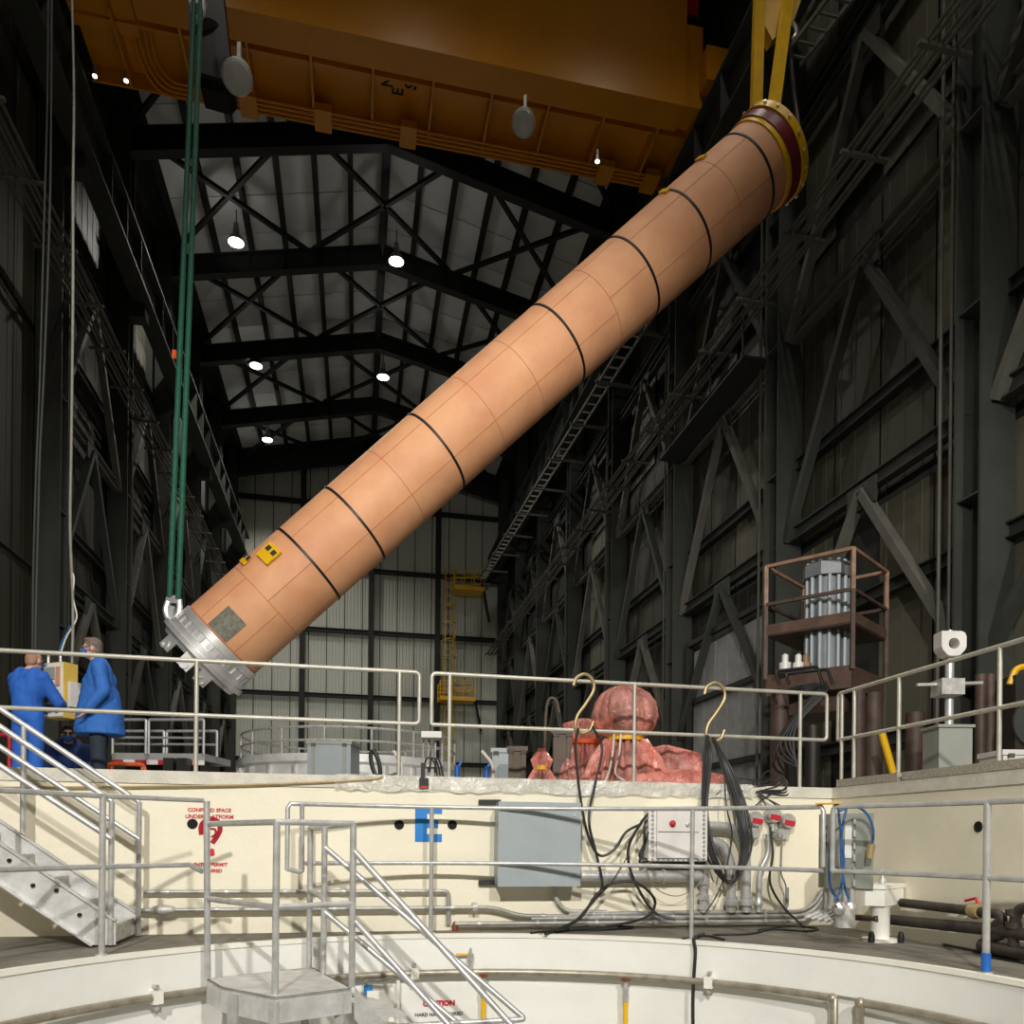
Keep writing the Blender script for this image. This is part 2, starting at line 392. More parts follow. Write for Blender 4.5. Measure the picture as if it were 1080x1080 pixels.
# roof: gable of panels on purlins
RU = (HL+HR)/2
ZC, SL, RISE = 25.3+EZ, 0.22, 1.1
def chord_z(u): return ZC-SL*abs(u-RU)
mb = MB()
for s_ in (-1, 1):
    ue = HL-0.6 if s_ < 0 else HR+0.6
    mb.prism([B(RU, HF, ZC+RISE+0.25), B(RU, HB+0.4, ZC+RISE+0.25), B(ue, HB+0.4, chord_z(ue)+RISE+0.25), B(ue, HF, chord_z(ue)+RISE+0.25)], UP*0.1)
ceil = struct('ceiling', mb, 'steel_dark')
PUR = [RU+d for d in (-8.3, -6.9, -5.5, -4.1, -2.7, -1.35, 0, 1.35, 2.7, 4.1, 5.5, 6.9, 8.3)]
for i in range(len(PUR)-1):
    u0, u1 = PUR[i], PUR[i+1]; me = None
    for k in range(3, len(TR)-1):
        for h in range(3):
            v0 = TR[k]+6.2*h/3; v1 = v0+6.2/3-0.05
            if me is None:
                me_mb = MB(); z0, z1 = chord_z(u0)+RISE+0.18, chord_z(u1)+RISE+0.18; o0 = B(u0, v0, 0)
                me_mb.prism([B(u0, v0, z0)-o0, B(u1, v0, z1)-o0, B(u1, v1, z1)-o0, B(u0, v1, z0)-o0], UP*0.05)
                me = me_mb.mesh('roof_panel'); me.materials.append(MATS['roof_panel'])
            o = bpy.data.objects.new('roof_panel', me); COL.objects.link(o); o.parent = ceil; o.location = B(u0, v0, 0)-ceil.location
ordn = ['first', 'second', 'third', 'fourth', 'fifth', 'sixth', 'seventh', 'eighth', 'ninth', 'tenth', 'eleventh', 'twelfth', 'thirteenth']
for k, u in enumerate(PUR):
    z = chord_z(u)+RISE
    big = k in (6,)
    one('roof_purlin', f'dark roof purlin running the hall length, {ordn[k]} from the workers\' wall', 'purlin', 'steel_roof',
        MB().ibeam(B(u, 8, z), B(u, HB, z), 0.34 if big else 0.2, 0.9 if big else 0.34), 'roof purlins')
for k, v in enumerate(TR):
    if v < 22: continue
    nb = len(TR)-1-k
    t = thing('roof_beam', f'dark gabled roof beam, {ordn[nb]} from the lit end wall', 'beam', B(RU, v, chord_z(HL)), 'roof beams')
    for s_ in (-1, 1):
        ue = HL if s_ < 0 else HR
        MB().ibeam(B(RU, v, ZC), B(ue, v, chord_z(ue)), 0.4, 0.85, 0.05, 0.05).build('rafter', 'steel_roof', t)
        for u in [x for x in PUR if (x-RU)*s_ > 0.1]: MB().bbox(B(u, v, chord_z(u)), (0.03, 0.36, 0.74)).build('stiffener', 'steel_roof', t)
    # cross bracing in the plane under the roof towards the next frame
    if k+1 < len(TR):
        for j, (ua, ub) in enumerate(((-7.7, -2.3), (-2.0, 3.8), (4.1, 9.5))):
            t2 = thing('roof_cross_brace', f'dark X brace under the roof, {ordn[nb-1]} bay from end wall, {ordn[j]} from workers\' wall', 'brace', B((ua+ub)/2, v+3.1, chord_z(ua)+0.9), 'roof cross bracing')
            za, zb = chord_z(ua)+0.5, chord_z(ub)+0.5
            MB().beam(B(ua, v, za), B(ub, v+6.2, zb), 0.16, 0.16).build('brace_bar', 'steel_roof', t2)
            MB().beam(B(ua, v+6.2, za), B(ub, v, zb), 0.16, 0.16).build('brace_bar', 'steel_roof', t2)

# columns, girts, braces and runway of the two long walls
for side, u0, sgn, wname in (('l', HL, 1, "workers' wall"), ('r', HR, -1, "tower wall")):
    for k, v in enumerate(TR):
        if v < (20 if side == 'l' else 4): continue
        nb = len(TR)-1-k
        t = thing('steel_column', f'dark built-up steel column on the {wname}, {ordn[nb]} from the end wall', 'column', B(u0, v, 0), 'hall columns')
        for dv in (-0.27, 0.27): MB().bbox(B(u0, v+dv, 12), (0.62, 0.05, 24)).build('flange', 'steel_mid', t)
        MB().bbox(B(u0, v, 12), (0.04, 0.5, 24)).build('web', 'steel_mid', t)
        for z in range(2, 24, 3): MB().bbox(B(u0+sgn*0.16, v, z), (0.26, 0.49, 0.03)).build('stiffener', 'steel_mid', t)
        MB().bbox(B(u0+sgn*0.35, v, 17.2), (0.9, 0.5, 0.5)).build('runway_bracket', 'steel_mid', t)
        MB().bbox(B(u0, v, 0.03), (0.8, 0.8, 0.06)).build('base_plate', 'steel_mid', t)
        if k+1 < len(TR):
            # K brace in the bay
            t2 = thing('bay_brace', f'steel K brace with gussets on the {wname}, {ordn[nb-1]} bay from the end wall', 'brace', B(u0-sgn*0.15, v+3.1, 0), 'wall bracing')
            ub = u0+sgn*0.05
            for j, (z0, z1) in enumerate(((2.6, 6.4), (6.4, 11.0), (11.0, 15.4))):
                vm = v+3.1
                for va in (v+0.3, v+5.9):
                    MB().beam(B(ub, va, z0), B(ub, vm, z1), 0.16, 0.2, CR).build('diagonal', 'steel_light' if (k+j) % 2 else 'steel_mid', t2)
                MB().bbox(B(ub, vm, z1-0.1), (0.05, 0.9, 0.5)).build('gusset', 'steel_mid', t2)
                MB().ibeam(B(ub-sgn*0.1, v+0.3, z1+0.12), B(ub-sgn*0.1, v+5.9, z1+0.12), 0.2, 0.3).build('strut', 'steel_light' if j == 1 else 'steel_mid', t2)
            for j, z in enumerate((1.5, 4.4, 8.2, 13.2, 16.4)):
                one('side_girt', f'wall girt on the {wname}, {ordn[nb-1]} bay from end wall, {ordn[j]} from floor', 'girt', 'steel_dark',
                    MB().ibeam(B(u0-sgn*0.22, v+0.3, z), B(u0-sgn*0.22, v+5.9, z), 0.16, 0.26), 'wall girts')
    t = thing('crane_runway', f'deep dark crane runway girder along the {wname}', 'girder', B(u0+sgn*0.75, 30, 17.5))
    MB().ibeam(B(u0+sgn*0.7, 4, 18.1), B(u0+sgn*0.7, HB-1, 18.1), 0.6, 1.4, 0.06, 0.05).build('girder_beam', 'steel_mid', t)
    MB().beam(B(u0+sgn*0.7, 4, 18.87), B(u0+sgn*0.7, HB-1, 18.87), 0.1, 0.14).build('rail', 'steel_light', t)
    for v in TR:
        if v > 10:
            for dv in (1.5, 3.1, 4.7):
                if v+dv < HB-1: MB().bbox(B(u0+sgn*0.7, v+dv, 18.1), (0.56, 0.03, 1.28)).build('stiffener', 'steel_mid', t)
    # cable tray on brackets
    tz = 13.6 if side == 'l' else 12.1
    ut = u0+sgn*0.75
    t = thing('cable_tray', f'rack of parallel conduits on brackets along the {wname}', 'cable tray', B(ut, 30, tz))
    for j in range(6):
        MB().tube([B(ut+0.13*(j-2.5), 8, tz+0.05*(j % 2)), B(ut+0.13*(j-2.5), HB-1, tz+0.05*(j % 2))], 0.035, 6).build('conduit', 'steel_light', t)
    v = 9.0
    while v < HB-1:
        MB().bbox(B(ut, v, tz-0.07), (0.95, 0.09, 0.06)).build('bracket', 'steel_light', t); v += 2.05
    for k, v in enumerate(TR):
        if v < 10: continue
        nb = len(TR)-1-k
        for j, dv in enumerate((0.5, 0.75)):
            one('riser_conduit', f'thin riser conduit on the {wname}, {["close to", "clear of"][j]} the {ordn[nb]} column from the end wall', 'conduit', 'steel_light',
                MB().tube([B(u0+sgn*0.2, v+dv, 0.02), B(u0+sgn*0.2, v+dv, 15)], 0.03, 6), 'riser conduits')

# short access catwalk on the tower wall, seen as dark handrails
t = thing('wall_catwalk', 'short dark catwalk with handrails high on the tower wall between two columns', 'catwalk', B(HR-0.6, 20.3, 11.0))
MB().bbox(B(HR-0.5, 20.3, 11.0), (0.7, 5.4, 0.06)).build('deck', 'steel_dark', t)
for z in (11.5, 12.0): MB().tube([B(HR-0.85, 17.6, z), B(HR-0.85, 23.0, z)], 0.03, 6).build('handrail', 'steel_dark', t)
for k in range(4): MB().tube([B(HR-0.85, 17.6+1.8*k, 11.03), B(HR-0.85, 17.6+1.8*k, 12.0)], 0.03, 6).build('post', 'steel_dark', t)

# sheeted doorway low on the right wall
t = thing('side_doorway', 'pale ribbed roll door in a dark frame between wall columns', 'door', B(HR+0.2, 20.3, 0))
for k in range(6): MB().bbox(B(HR+0.12, 18.3+0.75*k, 2.6), (0.06, 0.70, 5.0)).build('door_panel', 'lift_grey', t)
for v in (17.85, 22.7): MB().bbox(B(HR+0.05, v, 2.7), (0.2, 0.2, 5.4)).build('jamb', 'steel_dark', t)
for z in (1.6, 3.6, 5.35): MB().bbox(B(HR+0.02, 20.3, z), (0.12, 4.8, 0.14)).build('rail', 'steel_dark', t)

# festoon track with rungs running to the end wall
t = thing('festoon_track', 'slender ladder-like festoon track under the runway leading to the yellow landing', 'cable track', P(505, 612, 52))
p0, p1 = P(508, 612, 52), P(640, 400, 28.8)
d = (p1-p0).normalized(); p2 = p0+d*29; sd = d.cross(UP).normalized()
for s_ in (-1, 1): MB().beam(p0+sd*0.22*s_, p2+sd*0.22*s_, 0.05, 0.1).build('side_rail', 'steel_light', t)
k = 0.5
while k < 29: MB().beam(p0+d*k-sd*0.22, p0+d*k+sd*0.22, 0.05, 0.05).build('rung', 'galv_dull', t); k += 0.62
k = 2
while k < 29: MB().beam(p0+d*k-sd*1.3, p0+d*k+sd*0.35, 0.08, 0.1).build('bracket', 'steel_light', t); k += 3.1

t = thing('runway_ladder', 'slender ladder-like track climbing above the rocket\'s maroon end ring', 'ladder', P(835, 66, 17))
p0, p1 = P(834, 66, 16.6), P(896, -14, 14.6); d = (p1-p0).normalized(); sd = d.cross(UP).normalized(); L_ = (p1-p0).length
for s_ in (-1, 1): MB().beam(p0+sd*0.22*s_, p1+sd*0.22*s_, 0.05, 0.08).build('side_rail', 'steel_light', t)
k = 0.2
while k < L_: MB().beam(p0+d*k-sd*0.22, p0+d*k+sd*0.22, 0.04, 0.04).build('rung', 'steel_light', t); k += 0.4
# caged ladder and landings on the end wall
t = thing('caged_ladder', 'tall yellow caged ladder with landings on the lit end wall', 'ladder', PV(476, 800, HB-1.2))
t.location.z = 0
ub = [PV(470, 620, HB-1.0), PV(477, 620, HB-1.0)]
la, lb = B(ub[0].dot(CR), HB-1.0, 0), B(ub[1].dot(CR)+0.1, HB-1.0, 0); zt = PV(473, 600, HB-1).z
for q in (la, lb): MB().beam(q+UP*0.1, q+UP*zt, 0.06, 0.06).build('stile', 'yellow_worn', t)
z = 0.4
while z < zt-0.2: MB().beam(la+UP*z, lb+UP*z, 0.04, 0.04).build('rung', 'yellow_worn', t); z += 0.6
z = 2.6
lc = (la+lb)/2; hw = (lb-la).length/2+0.15
while z < zt:
    MB().tube([lc+UP*z+CR*math.cos(a)*hw-AX*(math.sin(a)*0.75) for a in [math.pi*i/8 for i in range(9)]], 0.035, 5).build('cage_hoop', 'yellow_worn', t); z += 1.15
for a in [math.pi*i/4 for i in range(5)]:
    o = lc+CR*math.cos(a)*hw-AX*(math.sin(a)*0.75); MB().beam(o+UP*2.6, o+UP*zt, 0.05, 0.02).build('cage_strap', 'yellow_worn', t)
def landing(t, pxa, pxb, py, rail_h):
    a, b = PV(pxa, py, HB-1.2), PV(pxb, py, HB-1.2); mid = (a+b)/2
    MB().bbox(mid-UP*0.1, ((b-a).length, 1.6, 0.25)).build('landing_deck', 'yellow', t)
    for dv in (-0.75, 0.75):
        for h in (rail_h/2, rail_h): MB().tube([a+AX*dv+UP*h, b+AX*dv+UP*h], 0.04, 5).build('guard_rail', 'yellow', t)
        for i in range(4): q = a.lerp(b, i/3)+AX*dv; MB().tube([q, q+UP*rail_h], 0.04, 5).build('guard_post', 'yellow', t)
    MB().beam(b-UP*0.2-AX*0.5, b-UP*2.2+CR*0.5, 0.12, 0.12).build('support_strut', 'steel_dark', t)
landing(t, 478, 509, 622, 1.1); landing(t, 463, 500, 737, 1.1)

# high-bay lamps
lamp_px = [(249, 256, 'truss'), (418, 276, 'x'), (270, 386, 'x'), (404, 398, 'x'), (282, 464, 'x'), (291, 521, 'x'), (484, 536, 'x'), (441, 430, 'x')]
lamps = []
def lamp(p, label, energy):
    t = thing('high_bay_lamp', label, 'lamp', p, 'high bay lamps under the roof')
    MB().lathe(p, UP, [(0, 0.30), (0.02, 0.33), (0.25, 0.20), (0.34, 0.12), (0.36, 0.0)], 20).build('reflector', 'reflector', t)
    MB().lathe(p-UP*0.01, UP, [(0, 0.0), (0, 0.28), (0.03, 0.28)], 20).build('lens', 'lamp_glow', t)
    MB().cyl(p+UP*0.36, p+UP*0.75, 0.13, 0.10, 12).build('ballast', 'galv', t)
    MB().tube([p+UP*0.75, p+UP*1.3], 0.02, 6).build('hanger', 'steel_mid', t)
    l = bpy.data.lights.new('lamp_light', 'SPOT'); l.energy = energy; l.spot_size = math.radians(135); l.spot_blend = 0.5; l.shadow_soft_size = 0.25; l.color = (1, 0.95, 0.86)
    o = bpy.data.objects.new('lamp_light', l); COL.objects.link(o); o.parent = t; o.location = (0, 0, -0.05)
    l = bpy.data.lights.new('added_roof_uplight', 'SPOT'); l.energy = energy*0.07; l.spot_size = math.radians(165); l.spot_blend = 0.4; l.shadow_soft_size = 0.3; l.color = (1, 0.97, 0.92)  # extra upward spot, added at each lamp to brighten the roof panels
    o = bpy.data.objects.new('added_roof_uplight', l); COL.objects.link(o); o.parent = t; o.location = (0, 0, 0.1); o.rotation_euler = (math.pi, 0, 0)
LZH = 23.4+EZ
names = ['lit high bay lamp beside the green slings, hung in the brightest roof bay', 'lit high bay lamp under the ridge in front of a gabled beam', 'lit high bay lamp in the second bay behind the green slings',
         'lit high bay lamp under the ridge just above the orange rocket', 'lit high bay lamp third along the row behind the slings', 'lit high bay lamp over the end wall in the slings\' row',
         'lit high bay lamp below the orange rocket near the end wall']
for (px, py, _), nm in zip(lamp_px[:7], names): lamp(PZ(px, py, LZH), nm, 2600)
for v, e in ((14.5, 350), (6.0, 1100), (-4.0, 1300)):
    for j, u in enumerate((-4.9, 1.5, 7.2)):
        lamp(B(u, v, LZH), f'high bay lamp above the test bay, row {ordn[j]} from the workers\' wall', e)
for loc, tgt, e, s, r in FLOODS+[(B(-0.5, -9.2, 6.0), P(490, 470, 15.3), 0, 0, 0)]:
    d = (Vector(tgt)-loc).normalized()
    t = thing('flood_lamp', 'flood lamp on a mast behind the test bay', 'lamp', Vector((loc.x, loc.y, 0))-d*0.4*0, 'work flood lamps')
    MB().lathe(loc-d*0.45, d, [(0, 0.0), (0, 0.15), (0.3, 0.3), (0.42, 0.34)], 20).build('housing', 'steel_mid', t)
    MB().tube([Vector((loc.x, loc.y, 0.03))-Vector((d.x, d.y, 0))*0.45, loc-d*0.45], 0.05, 10).build('mast', 'galv', t)
    MB().lathe(Vector((loc.x, loc.y, 0))-Vector((d.x, d.y, 0))*0.45, UP, [(0, 0.0), (0, 0.5), (0.05, 0.5), (0.06, 0)], 20).build('base', 'steel_mid', t)

# ================================================================== OVERHEAD CRANE
cv, cz = 20.1, 19.5+EZ
t = thing('overhead_crane', 'huge yellow overhead bridge crane with box girder and walkway, spanning the hall', 'crane', B(1, cv, cz))
U0, U1 = -6.9, 8.9
MB().bbox(B((-5.3+8.4)/2, cv+0.4, cz+1.45), (13.7, 0.8, 2.9)).build('box_girder', 'crane_yellow', t)
MB().bbox(B(8.65, cv+0.45, cz+1.2), (0.5, 0.7, 2.2)).build('girder_end', 'crane_yellow', t)
MB().bbox(B((U0+U1)/2, cv+1.9, cz+0.62), (U1-U0, 2.2, 0.06)).build('walkway_plate', 'crane_yellow', t)
MB().bbox(B((U0+U1)/2, cv+2.95, cz+0.42), (U1-U0, 0.05, 0.5)).build('toe_plate', 'crane_yellow', t)
MB().bbox(B((U0+U1)/2, cv+1.35, cz+0.5), (U1-U0, 0.08, 0.34)).build('stringer', 'crane_yellow', t)
k = U0+0.95
while k < U1: MB().bbox(B(k, cv+1.9, cz+0.38), (0.06, 2.1, 0.44)).build('cross_rib', 'crane_yellow', t); k += 1.55
for j in range(4): MB().tube([B(-4.4, cv+2.5+0.14*j, cz+0.14), B(8.6, cv+2.5+0.14*j, cz+0.14)], 0.035, 6).build('conduit', 'crane_yellow', t)
for j in range(4):
    r = 0.14*j
    MB().tube(fillet([B(-5.2-r, cv+0.9, cz+0.75), B(-5.2-r, cv+2.2, cz+0.3), B(-4.9-r, cv+2.5+r, cz+0.14), B(-4.2, cv+2.5+r, cz+0.14)], 0.5), 0.035, 6).build('conduit_bend', 'crane_yellow', t)
for px in (262, 340, 433, 646, 700): 
    q = PZ(px, 110 if px < 500 else 160, cz+0.12); u = q.dot(CR)
    MB().bbox(B(u, cv+2.72, cz+0.16), (0.45, 0.7, 0.2)).build('conduit_box', 'crane_yellow', t)
MB().bbox(B(-6.2, cv+0.5, cz+1.2), (1.5, 2.4, 1.6)).build('end_carriage', 'crane_yellow', t)
MB().prism([B(-7.0, cv+0.2, cz+0.4), B(-5.6, cv+0.2, cz+0.4), B(-5.2, cv+0.2, cz+2.8), B(-7.2, cv+0.2, cz+2.8)], AX*0.12).build('gusset_plate', 'crane_yellow', t)
MB().bbox(B(9.1, cv+1.2, cz+0.9), (0.6, 3.2, 0.9)).build('end_carriage', 'crane_yellow', t)
MB().bbox(B(7.3, cv+1.2, cz+3.2), (3.2, 1.6, 0.7)).build('trolley_cover', 'red_paint', t)
MB().bbox(B(7.3, cv+1.0, cz+2.85), (3.4, 1.2, 0.1)).build('trolley_rail', 'crane_dark', t)
# compass letters on the walkway underside
for s_, px, py in (('N', 409, 86), ('E', 420, 97), ('S', 434, 91)):
    q = PZ(px, py, cz+0.585)
    text('compass_letter', s_, 0.42, q, AX*-1.0, CR*-1.0, 'black_plain', t, 0.004, 0.012)
# dark hoist block beside the slings
t = thing('hoist_block', 'black hoist block hanging beside the crane girder above the green slings', 'hoist', P(222, 92, 17.0))
a = [P(196, -40, 17.0), P(232, -40, 17.0), P(247, 92, 17.0), P(240, 100, 17.0), P(212, 92, 17.0), P(204, 60, 17.0)]
MB().prism(a, AX*0.5).build('side_plate', 'black_plain', t)
MB().prism([p-AX*0.35 for p in a], AX*0.1).build('side_plate', 'black_plain', t)
MB().cyl(P(222, 40, 16.75), P(222, 40, 17.6), 0.3, n=20).build('sheave', 'black_plain', t)
# crane flood lamps, unlit lenses facing down
for (px, py), nm in zip(((250, 82), (552, 130)), ('unlit round flood lamp under the crane girder beside the black hoist', 'unlit round flood lamp under the middle of the crane girder')):
    c = P(px, py, 15.9 if px < 300 else 19.9); d = (EYE-c).normalized()+Vector((-0.1, 0, -0.35)); d.normalize()
    t = thing('crane_flood_lamp', nm, 'lamp', c, 'crane flood lamps')
    MB().lathe(c, -d, [(0, 0.0), (0, 0.27), (0.03, 0.30), (0.3, 0.26), (0.55, 0.12), (0.6, 0)], 24).build('housing', 'galv_dull', t)
    MB().lathe(c+d*0.005, d, [(0, 0.26), (0.02, 0.25), (0.04, 0.0)], 24).build('lens', 'lamp_glass', t)
    MB().beam(c-d*0.5, c-d*0.5+UP*0.55, 0.07, 0.07).build('stem', 'galv_dull', t)
for k, (px, py) in enumerate(((100, 80), (133, 85), (222, 103), (630, 170))):
    c = P(px, py, 20.6)
    t = thing('marker_lamp', 'tiny white marker lamp under the crane walkway edge', 'lamp', c, 'crane marker lamps')
    MB().lathe(c, UP, [(0, 0), (0, 0.06), (0.1, 0.05), (0.3, 0.02)], 10).build('housing', 'galv', t)
    MB().ell(c-UP*0.01, (0.06, 0.06, 0.03), n=8, m=5).build('bulb', 'marker_glow', t)

# ================================================================== ROCKET MOTOR
RA, RB = P(217, 692, 14.8), P(812, 165, 15.9)
AXR = (RB-RA).normalized(); RL = (RB-RA).length; RR = 0.79
def along(px):
    lo, hi = 0.0, RL
    for _ in range(40):
        m = (lo+hi)/2
        if proj(RA+AXR*m)[0] < px: lo = m
        else: hi = m
    return lo
ra, rb = frame_of(AXR)
rings = [along(x) for x in (326, 374, 459, 586, 664, 718, 783)]
s0 = along(236); s1 = along(797)
t = thing('rocket_motor', 'long orange-tan rocket motor case hanging tilted in slings across the hall', 'rocket', RA)
MB().lathe(RA, AXR, [(s0-0.1, 0), (s0-0.1, RR-0.007), (s1, RR-0.007), (s1, 0)], 64).build('case_core', 'insulation_seam', t)
bounds = [s0]+rings+[s1]
NAR = 6
panel_cache = {}
for i in range(len(bounds)-1):
    L = bounds[i+1]-bounds[i]; nx = max(1, round(L/0.95)); g = 0.012
    if i == len(bounds)-2: nx = 1
    na = 1 if i == len(bounds)-2 else NAR
    for jx in range(nx):
        h0 = bounds[i]+L*jx/nx+g/2; h1 = bounds[i]+L*(jx+1)/nx-g/2
        off = (0.32 if jx % 2 else 0.0)*(1 if (i*3+jx) % 4 == 1 else 0)+0.35
        for k in range(na):
            th0 = 2*math.pi*(k+off)/na; th1 = 2*math.pi*(k+1+off)/na
            gg = (0.012/RR) if na > 1 else 0; m = MB(); m.sm = True; n = 10 if na > 1 else 64
            vs = []; fs = []
            for (h, r) in ((h0, RR-0.006), (h0, RR), (h1, RR), (h1, RR-0.006)):
                for q in range(n+1):
                    a = th0+gg/2+(th1-th0-gg)*q/n; vs.append(RA+AXR*h+(ra*math.cos(a)+rb*math.sin(a))*r)
            for e in range(3): fs += [(e*(n+1)+q, e*(n+1)+q+1, (e+1)*(n+1)+q+1, (e+1)*(n+1)+q) for q in range(n)]
            fs += [(0, n+1, 2*(n+1), 3*(n+1)), (n, 2*n+1, 3*n+2, 4*n+3)] if na > 1 else []
            m.add(vs, fs); m.build('insulation_panel', 'insulation', t)
for s_ in rings: MB().lathe(RA, AXR, [(s_-0.028, RR-0.01), (s_-0.02, RR+0.016), (s_+0.02, RR+0.016), (s_+0.028, RR-0.01)], 64).build('clamp_band', 'black_plain', t)
# lower metal ring with lugs
MB().lathe(RA, AXR, [(s0-0.02, RR-0.02), (s0-0.02, RR+0.03), (s0-0.16, RR+0.03), (s0-0.17, RR+0.0), (s0-0.30, RR), (s0-0.31, RR+0.05), (s0-0.42, RR+0.05), (s0-0.43, RR+0.10), (s0-0.52, RR+0.10), (s0-0.53, RR+0.02), (s0-0.62, RR-0.02), (s0-0.64, RR-0.25), (s0-0.60, RR-0.3), (s0-0.60, 0)], 72).build('attach_ring', 'bright_metal', t)
for k in range(24):
    a = 2*math.pi*k/24; o = RA+AXR*(s0-0.24)+(ra*math.cos(a)+rb*math.sin(a))*(RR+0.012); rd = ra*math.cos(a)+rb*math.sin(a)
    MB().box(o, (0.10, 0.13, 0.03), AXR.cross(rd).normalized(), AXR, rd).build('ring_block', 'bright_metal', t)
def rocket_dir(px, py, s):                      # angle on the case circle for a pixel, near side
    best, bv = 0, 1e9
    for k in range(720):
        a = 2*math.pi*k/720; rd = ra*math.cos(a)+rb*math.sin(a); q = RA+AXR*s+rd*RR
        if rd.dot(EYE-q) < -0.6: continue
        x, y = proj(q); e = (x-px)**2+(y-py)**2
        if e < bv: bv, best = e, a
    return best
for px, py in ((203, 692), (221, 709), (187, 668)):
    s_ = s0-0.66; a = rocket_dir(px, py, s_); rd = ra*math.cos(a)+rb*math.sin(a); o = RA+AXR*(s_-0.02)+rd*(RR-0.03); tg = AXR.cross(rd).normalized()
    lug = MB()
    lug.box(o, (0.24, 0.30, 0.05), tg, AXR, rd).lathe(o-AXR*0.08+rd*0.02, rd, [(0, 0.08), (0.03, 0.08), (0.03, 0.05), (0, 0.05)], 16)
    lug.build('lifting_lug', 'bright_metal', t)
a = rocket_dir(241, 657, s0+0.28)
m = MB(); m.sm = True; vs = []
for h, r in ((s0+0.02, RR+0.012), (s0+0.50, RR+0.012)):
    for q in range(9): b_ = a-0.27+0.54*q/8; vs.append(RA+AXR*h+(ra*math.cos(b_)+rb*math.sin(b_))*r)
m.add(vs, [(q, q+1, 10+q, 9+q) for q in range(8)]).build('grey_access_patch', 'grey_patch', t)
for px, py, w_, h_ in ((294, 575, 0.34, 0.34), (278, 571, 0.2, 0.16)):
    s_ = along(px+20)-0.18; a = rocket_dir(px, py, s_); rd = ra*math.cos(a)+rb*math.sin(a); o = RA+AXR*s_+rd*(RR+0.03)
    pl = MB().box(o, (w_, h_, 0.04), AXR.cross(rd).normalized(), AXR, rd).build('yellow_placard', 'yellow', t)
    for q in (-1, 1): MB().box(o+rd*0.022+AXR*0.06+AXR.cross(rd).normalized()*0.08*q, (0.1, 0.1, 0.006), AXR.cross(rd).normalized(), AXR, rd).build('placard_print', 'ink', pl)
for px, py in ((702, 207), (741, 171)):
    s_ = along(px+14); a = rocket_dir(px, py, s_); rd = ra*math.cos(a)+rb*math.sin(a); o = RA+AXR*s_+rd*(RR+0.02)
    MB().box(o, (0.22, 0.12, 0.03), AXR.cross(rd).normalized(), AXR, rd).build('small_placard', 'yellow', t)
# top end rings
for h0, h1, r, m_, nm in ((0.0, 0.10, 0.03, 'yellow', 'yellow_ring'), (0.10, 0.34, 0.055, 'maroon', 'maroon_ring'), (0.34, 0.50, 0.085, 'yellow', 'yellow_ring')):
    MB().lathe(RA, AXR, [(s1+h0, RR-0.05), (s1+h0, RR+r), (s1+h1, RR+r), (s1+h1, RR-0.05)], 64).build(nm, m_, t)
MB().lathe(RA, AXR, [(s1+0.5, RR), (s1+0.55, RR-0.1), (s1+0.75, 0.4), (s1+0.8, 0)], 48).build('dome_cover', 'crane_dark', t)
for k in range(18):
    a = 2*math.pi*k/18; rd = ra*math.cos(a)+rb*math.sin(a); MB().cyl(RA+AXR*(s1+0.42)+rd*(RR+0.07), RA+AXR*(s1+0.42)+rd*(RR+0.12), 0.03, n=8).build('bolt', 'bright_metal', t)
# lifting rig at the top end
top = RA+AXR*(s1+0.6)
t = thing('lifting_rig', 'yellow lifting beam and shackled links above the rocket\'s maroon end ring', 'lifting rig', top)
hk = P(818, -30, 16.6)
for q in (-1, 1):
    e = top+ra*0.75*q*0.6+rb*0.4
    MB().beam(e, hk+CR*0.35*q, 0.22, 0.12, AX).build('link_plate', 'yellow', t)
MB().prism([P(800, 0, 16.5), P(845, 0, 16.5), P(838, 20, 16.5), P(815, 42, 16.5), P(803, 20, 16.5)], AX*0.25).build('hook_plate', 'yellow', t)
MB().tube([P(832+8*math.cos(a), 33+10*math.sin(a), 16.3) for a in [2*math.pi*i/12 for i in range(12)]], 0.04, 6, True).build('shackle', 'galv', t)
MB().tube(spline([P(833, 40, 16.3), P(836, 80, 16.3), P(842, 130, 16.1), P(846, 175, 16.05), P(838, 205, 16.05)], 8), 0.05, 8).build('tag_line', 'crane_dark', t)
# green slings
t = thing('green_sling', 'pair of green round slings from the hoist down to the rocket\'s metal ring', 'sling', P(183, 640, 14.7))
for i, (a_, b_) in enumerate((((206, -30), (179, 630)), ((213, -30), (188, 632)))):
    MB().tube([P(a_[0]+(b_[0]-a_[0])*k/8, a_[1]+(b_[1]-a_[1])*k/8, 16.05-1.5*k/8) for k in range(9)], 0.052, 8).build('sling_leg', 'sling_green', t)
MB().box(P(184, 374, 15.2), (0.07, 0.05, 0.16)).build('tag', 'orange_tag', t)
t = thing('shackle', 'bright steel shackle joining green slings to the rocket\'s lifting lug', 'shackle', P(181, 655, 14.6))
MB().tube(fillet([P(177, 632, 14.6), P(190, 632, 14.6)], 0.1), 0.07, 8).build('pin', 'bright_metal', t)
MB().tube(spline([P(178, 632, 14.6), P(175, 645, 14.6), P(181, 657, 14.6), P(189, 645, 14.6), P(189, 632, 14.6)], 5), 0.055, 8).build('bow', 'bright_metal', t)
MB().beam(P(183, 640, 14.65), P(179, 662, 14.65), 0.12, 0.08).build('link', 'bright_metal', t)
t = thing('shackle', 'bright upper shackle joining green slings to the black hoist block', 'shackle', P(209, 12, 16.0))
MB().tube(spline([P(203, 4, 16.0), P(204, 16, 16.0), P(208, 22, 16.0), P(213, 14, 16.0), P(214, 3, 16.0)], 5), 0.06, 8).build('bow', 'bright_metal', t)
MB().beam(P(200, 3, 16.0), P(217, 3, 16.0), 0.1, 0.1).build('pin', 'bright_metal', t)

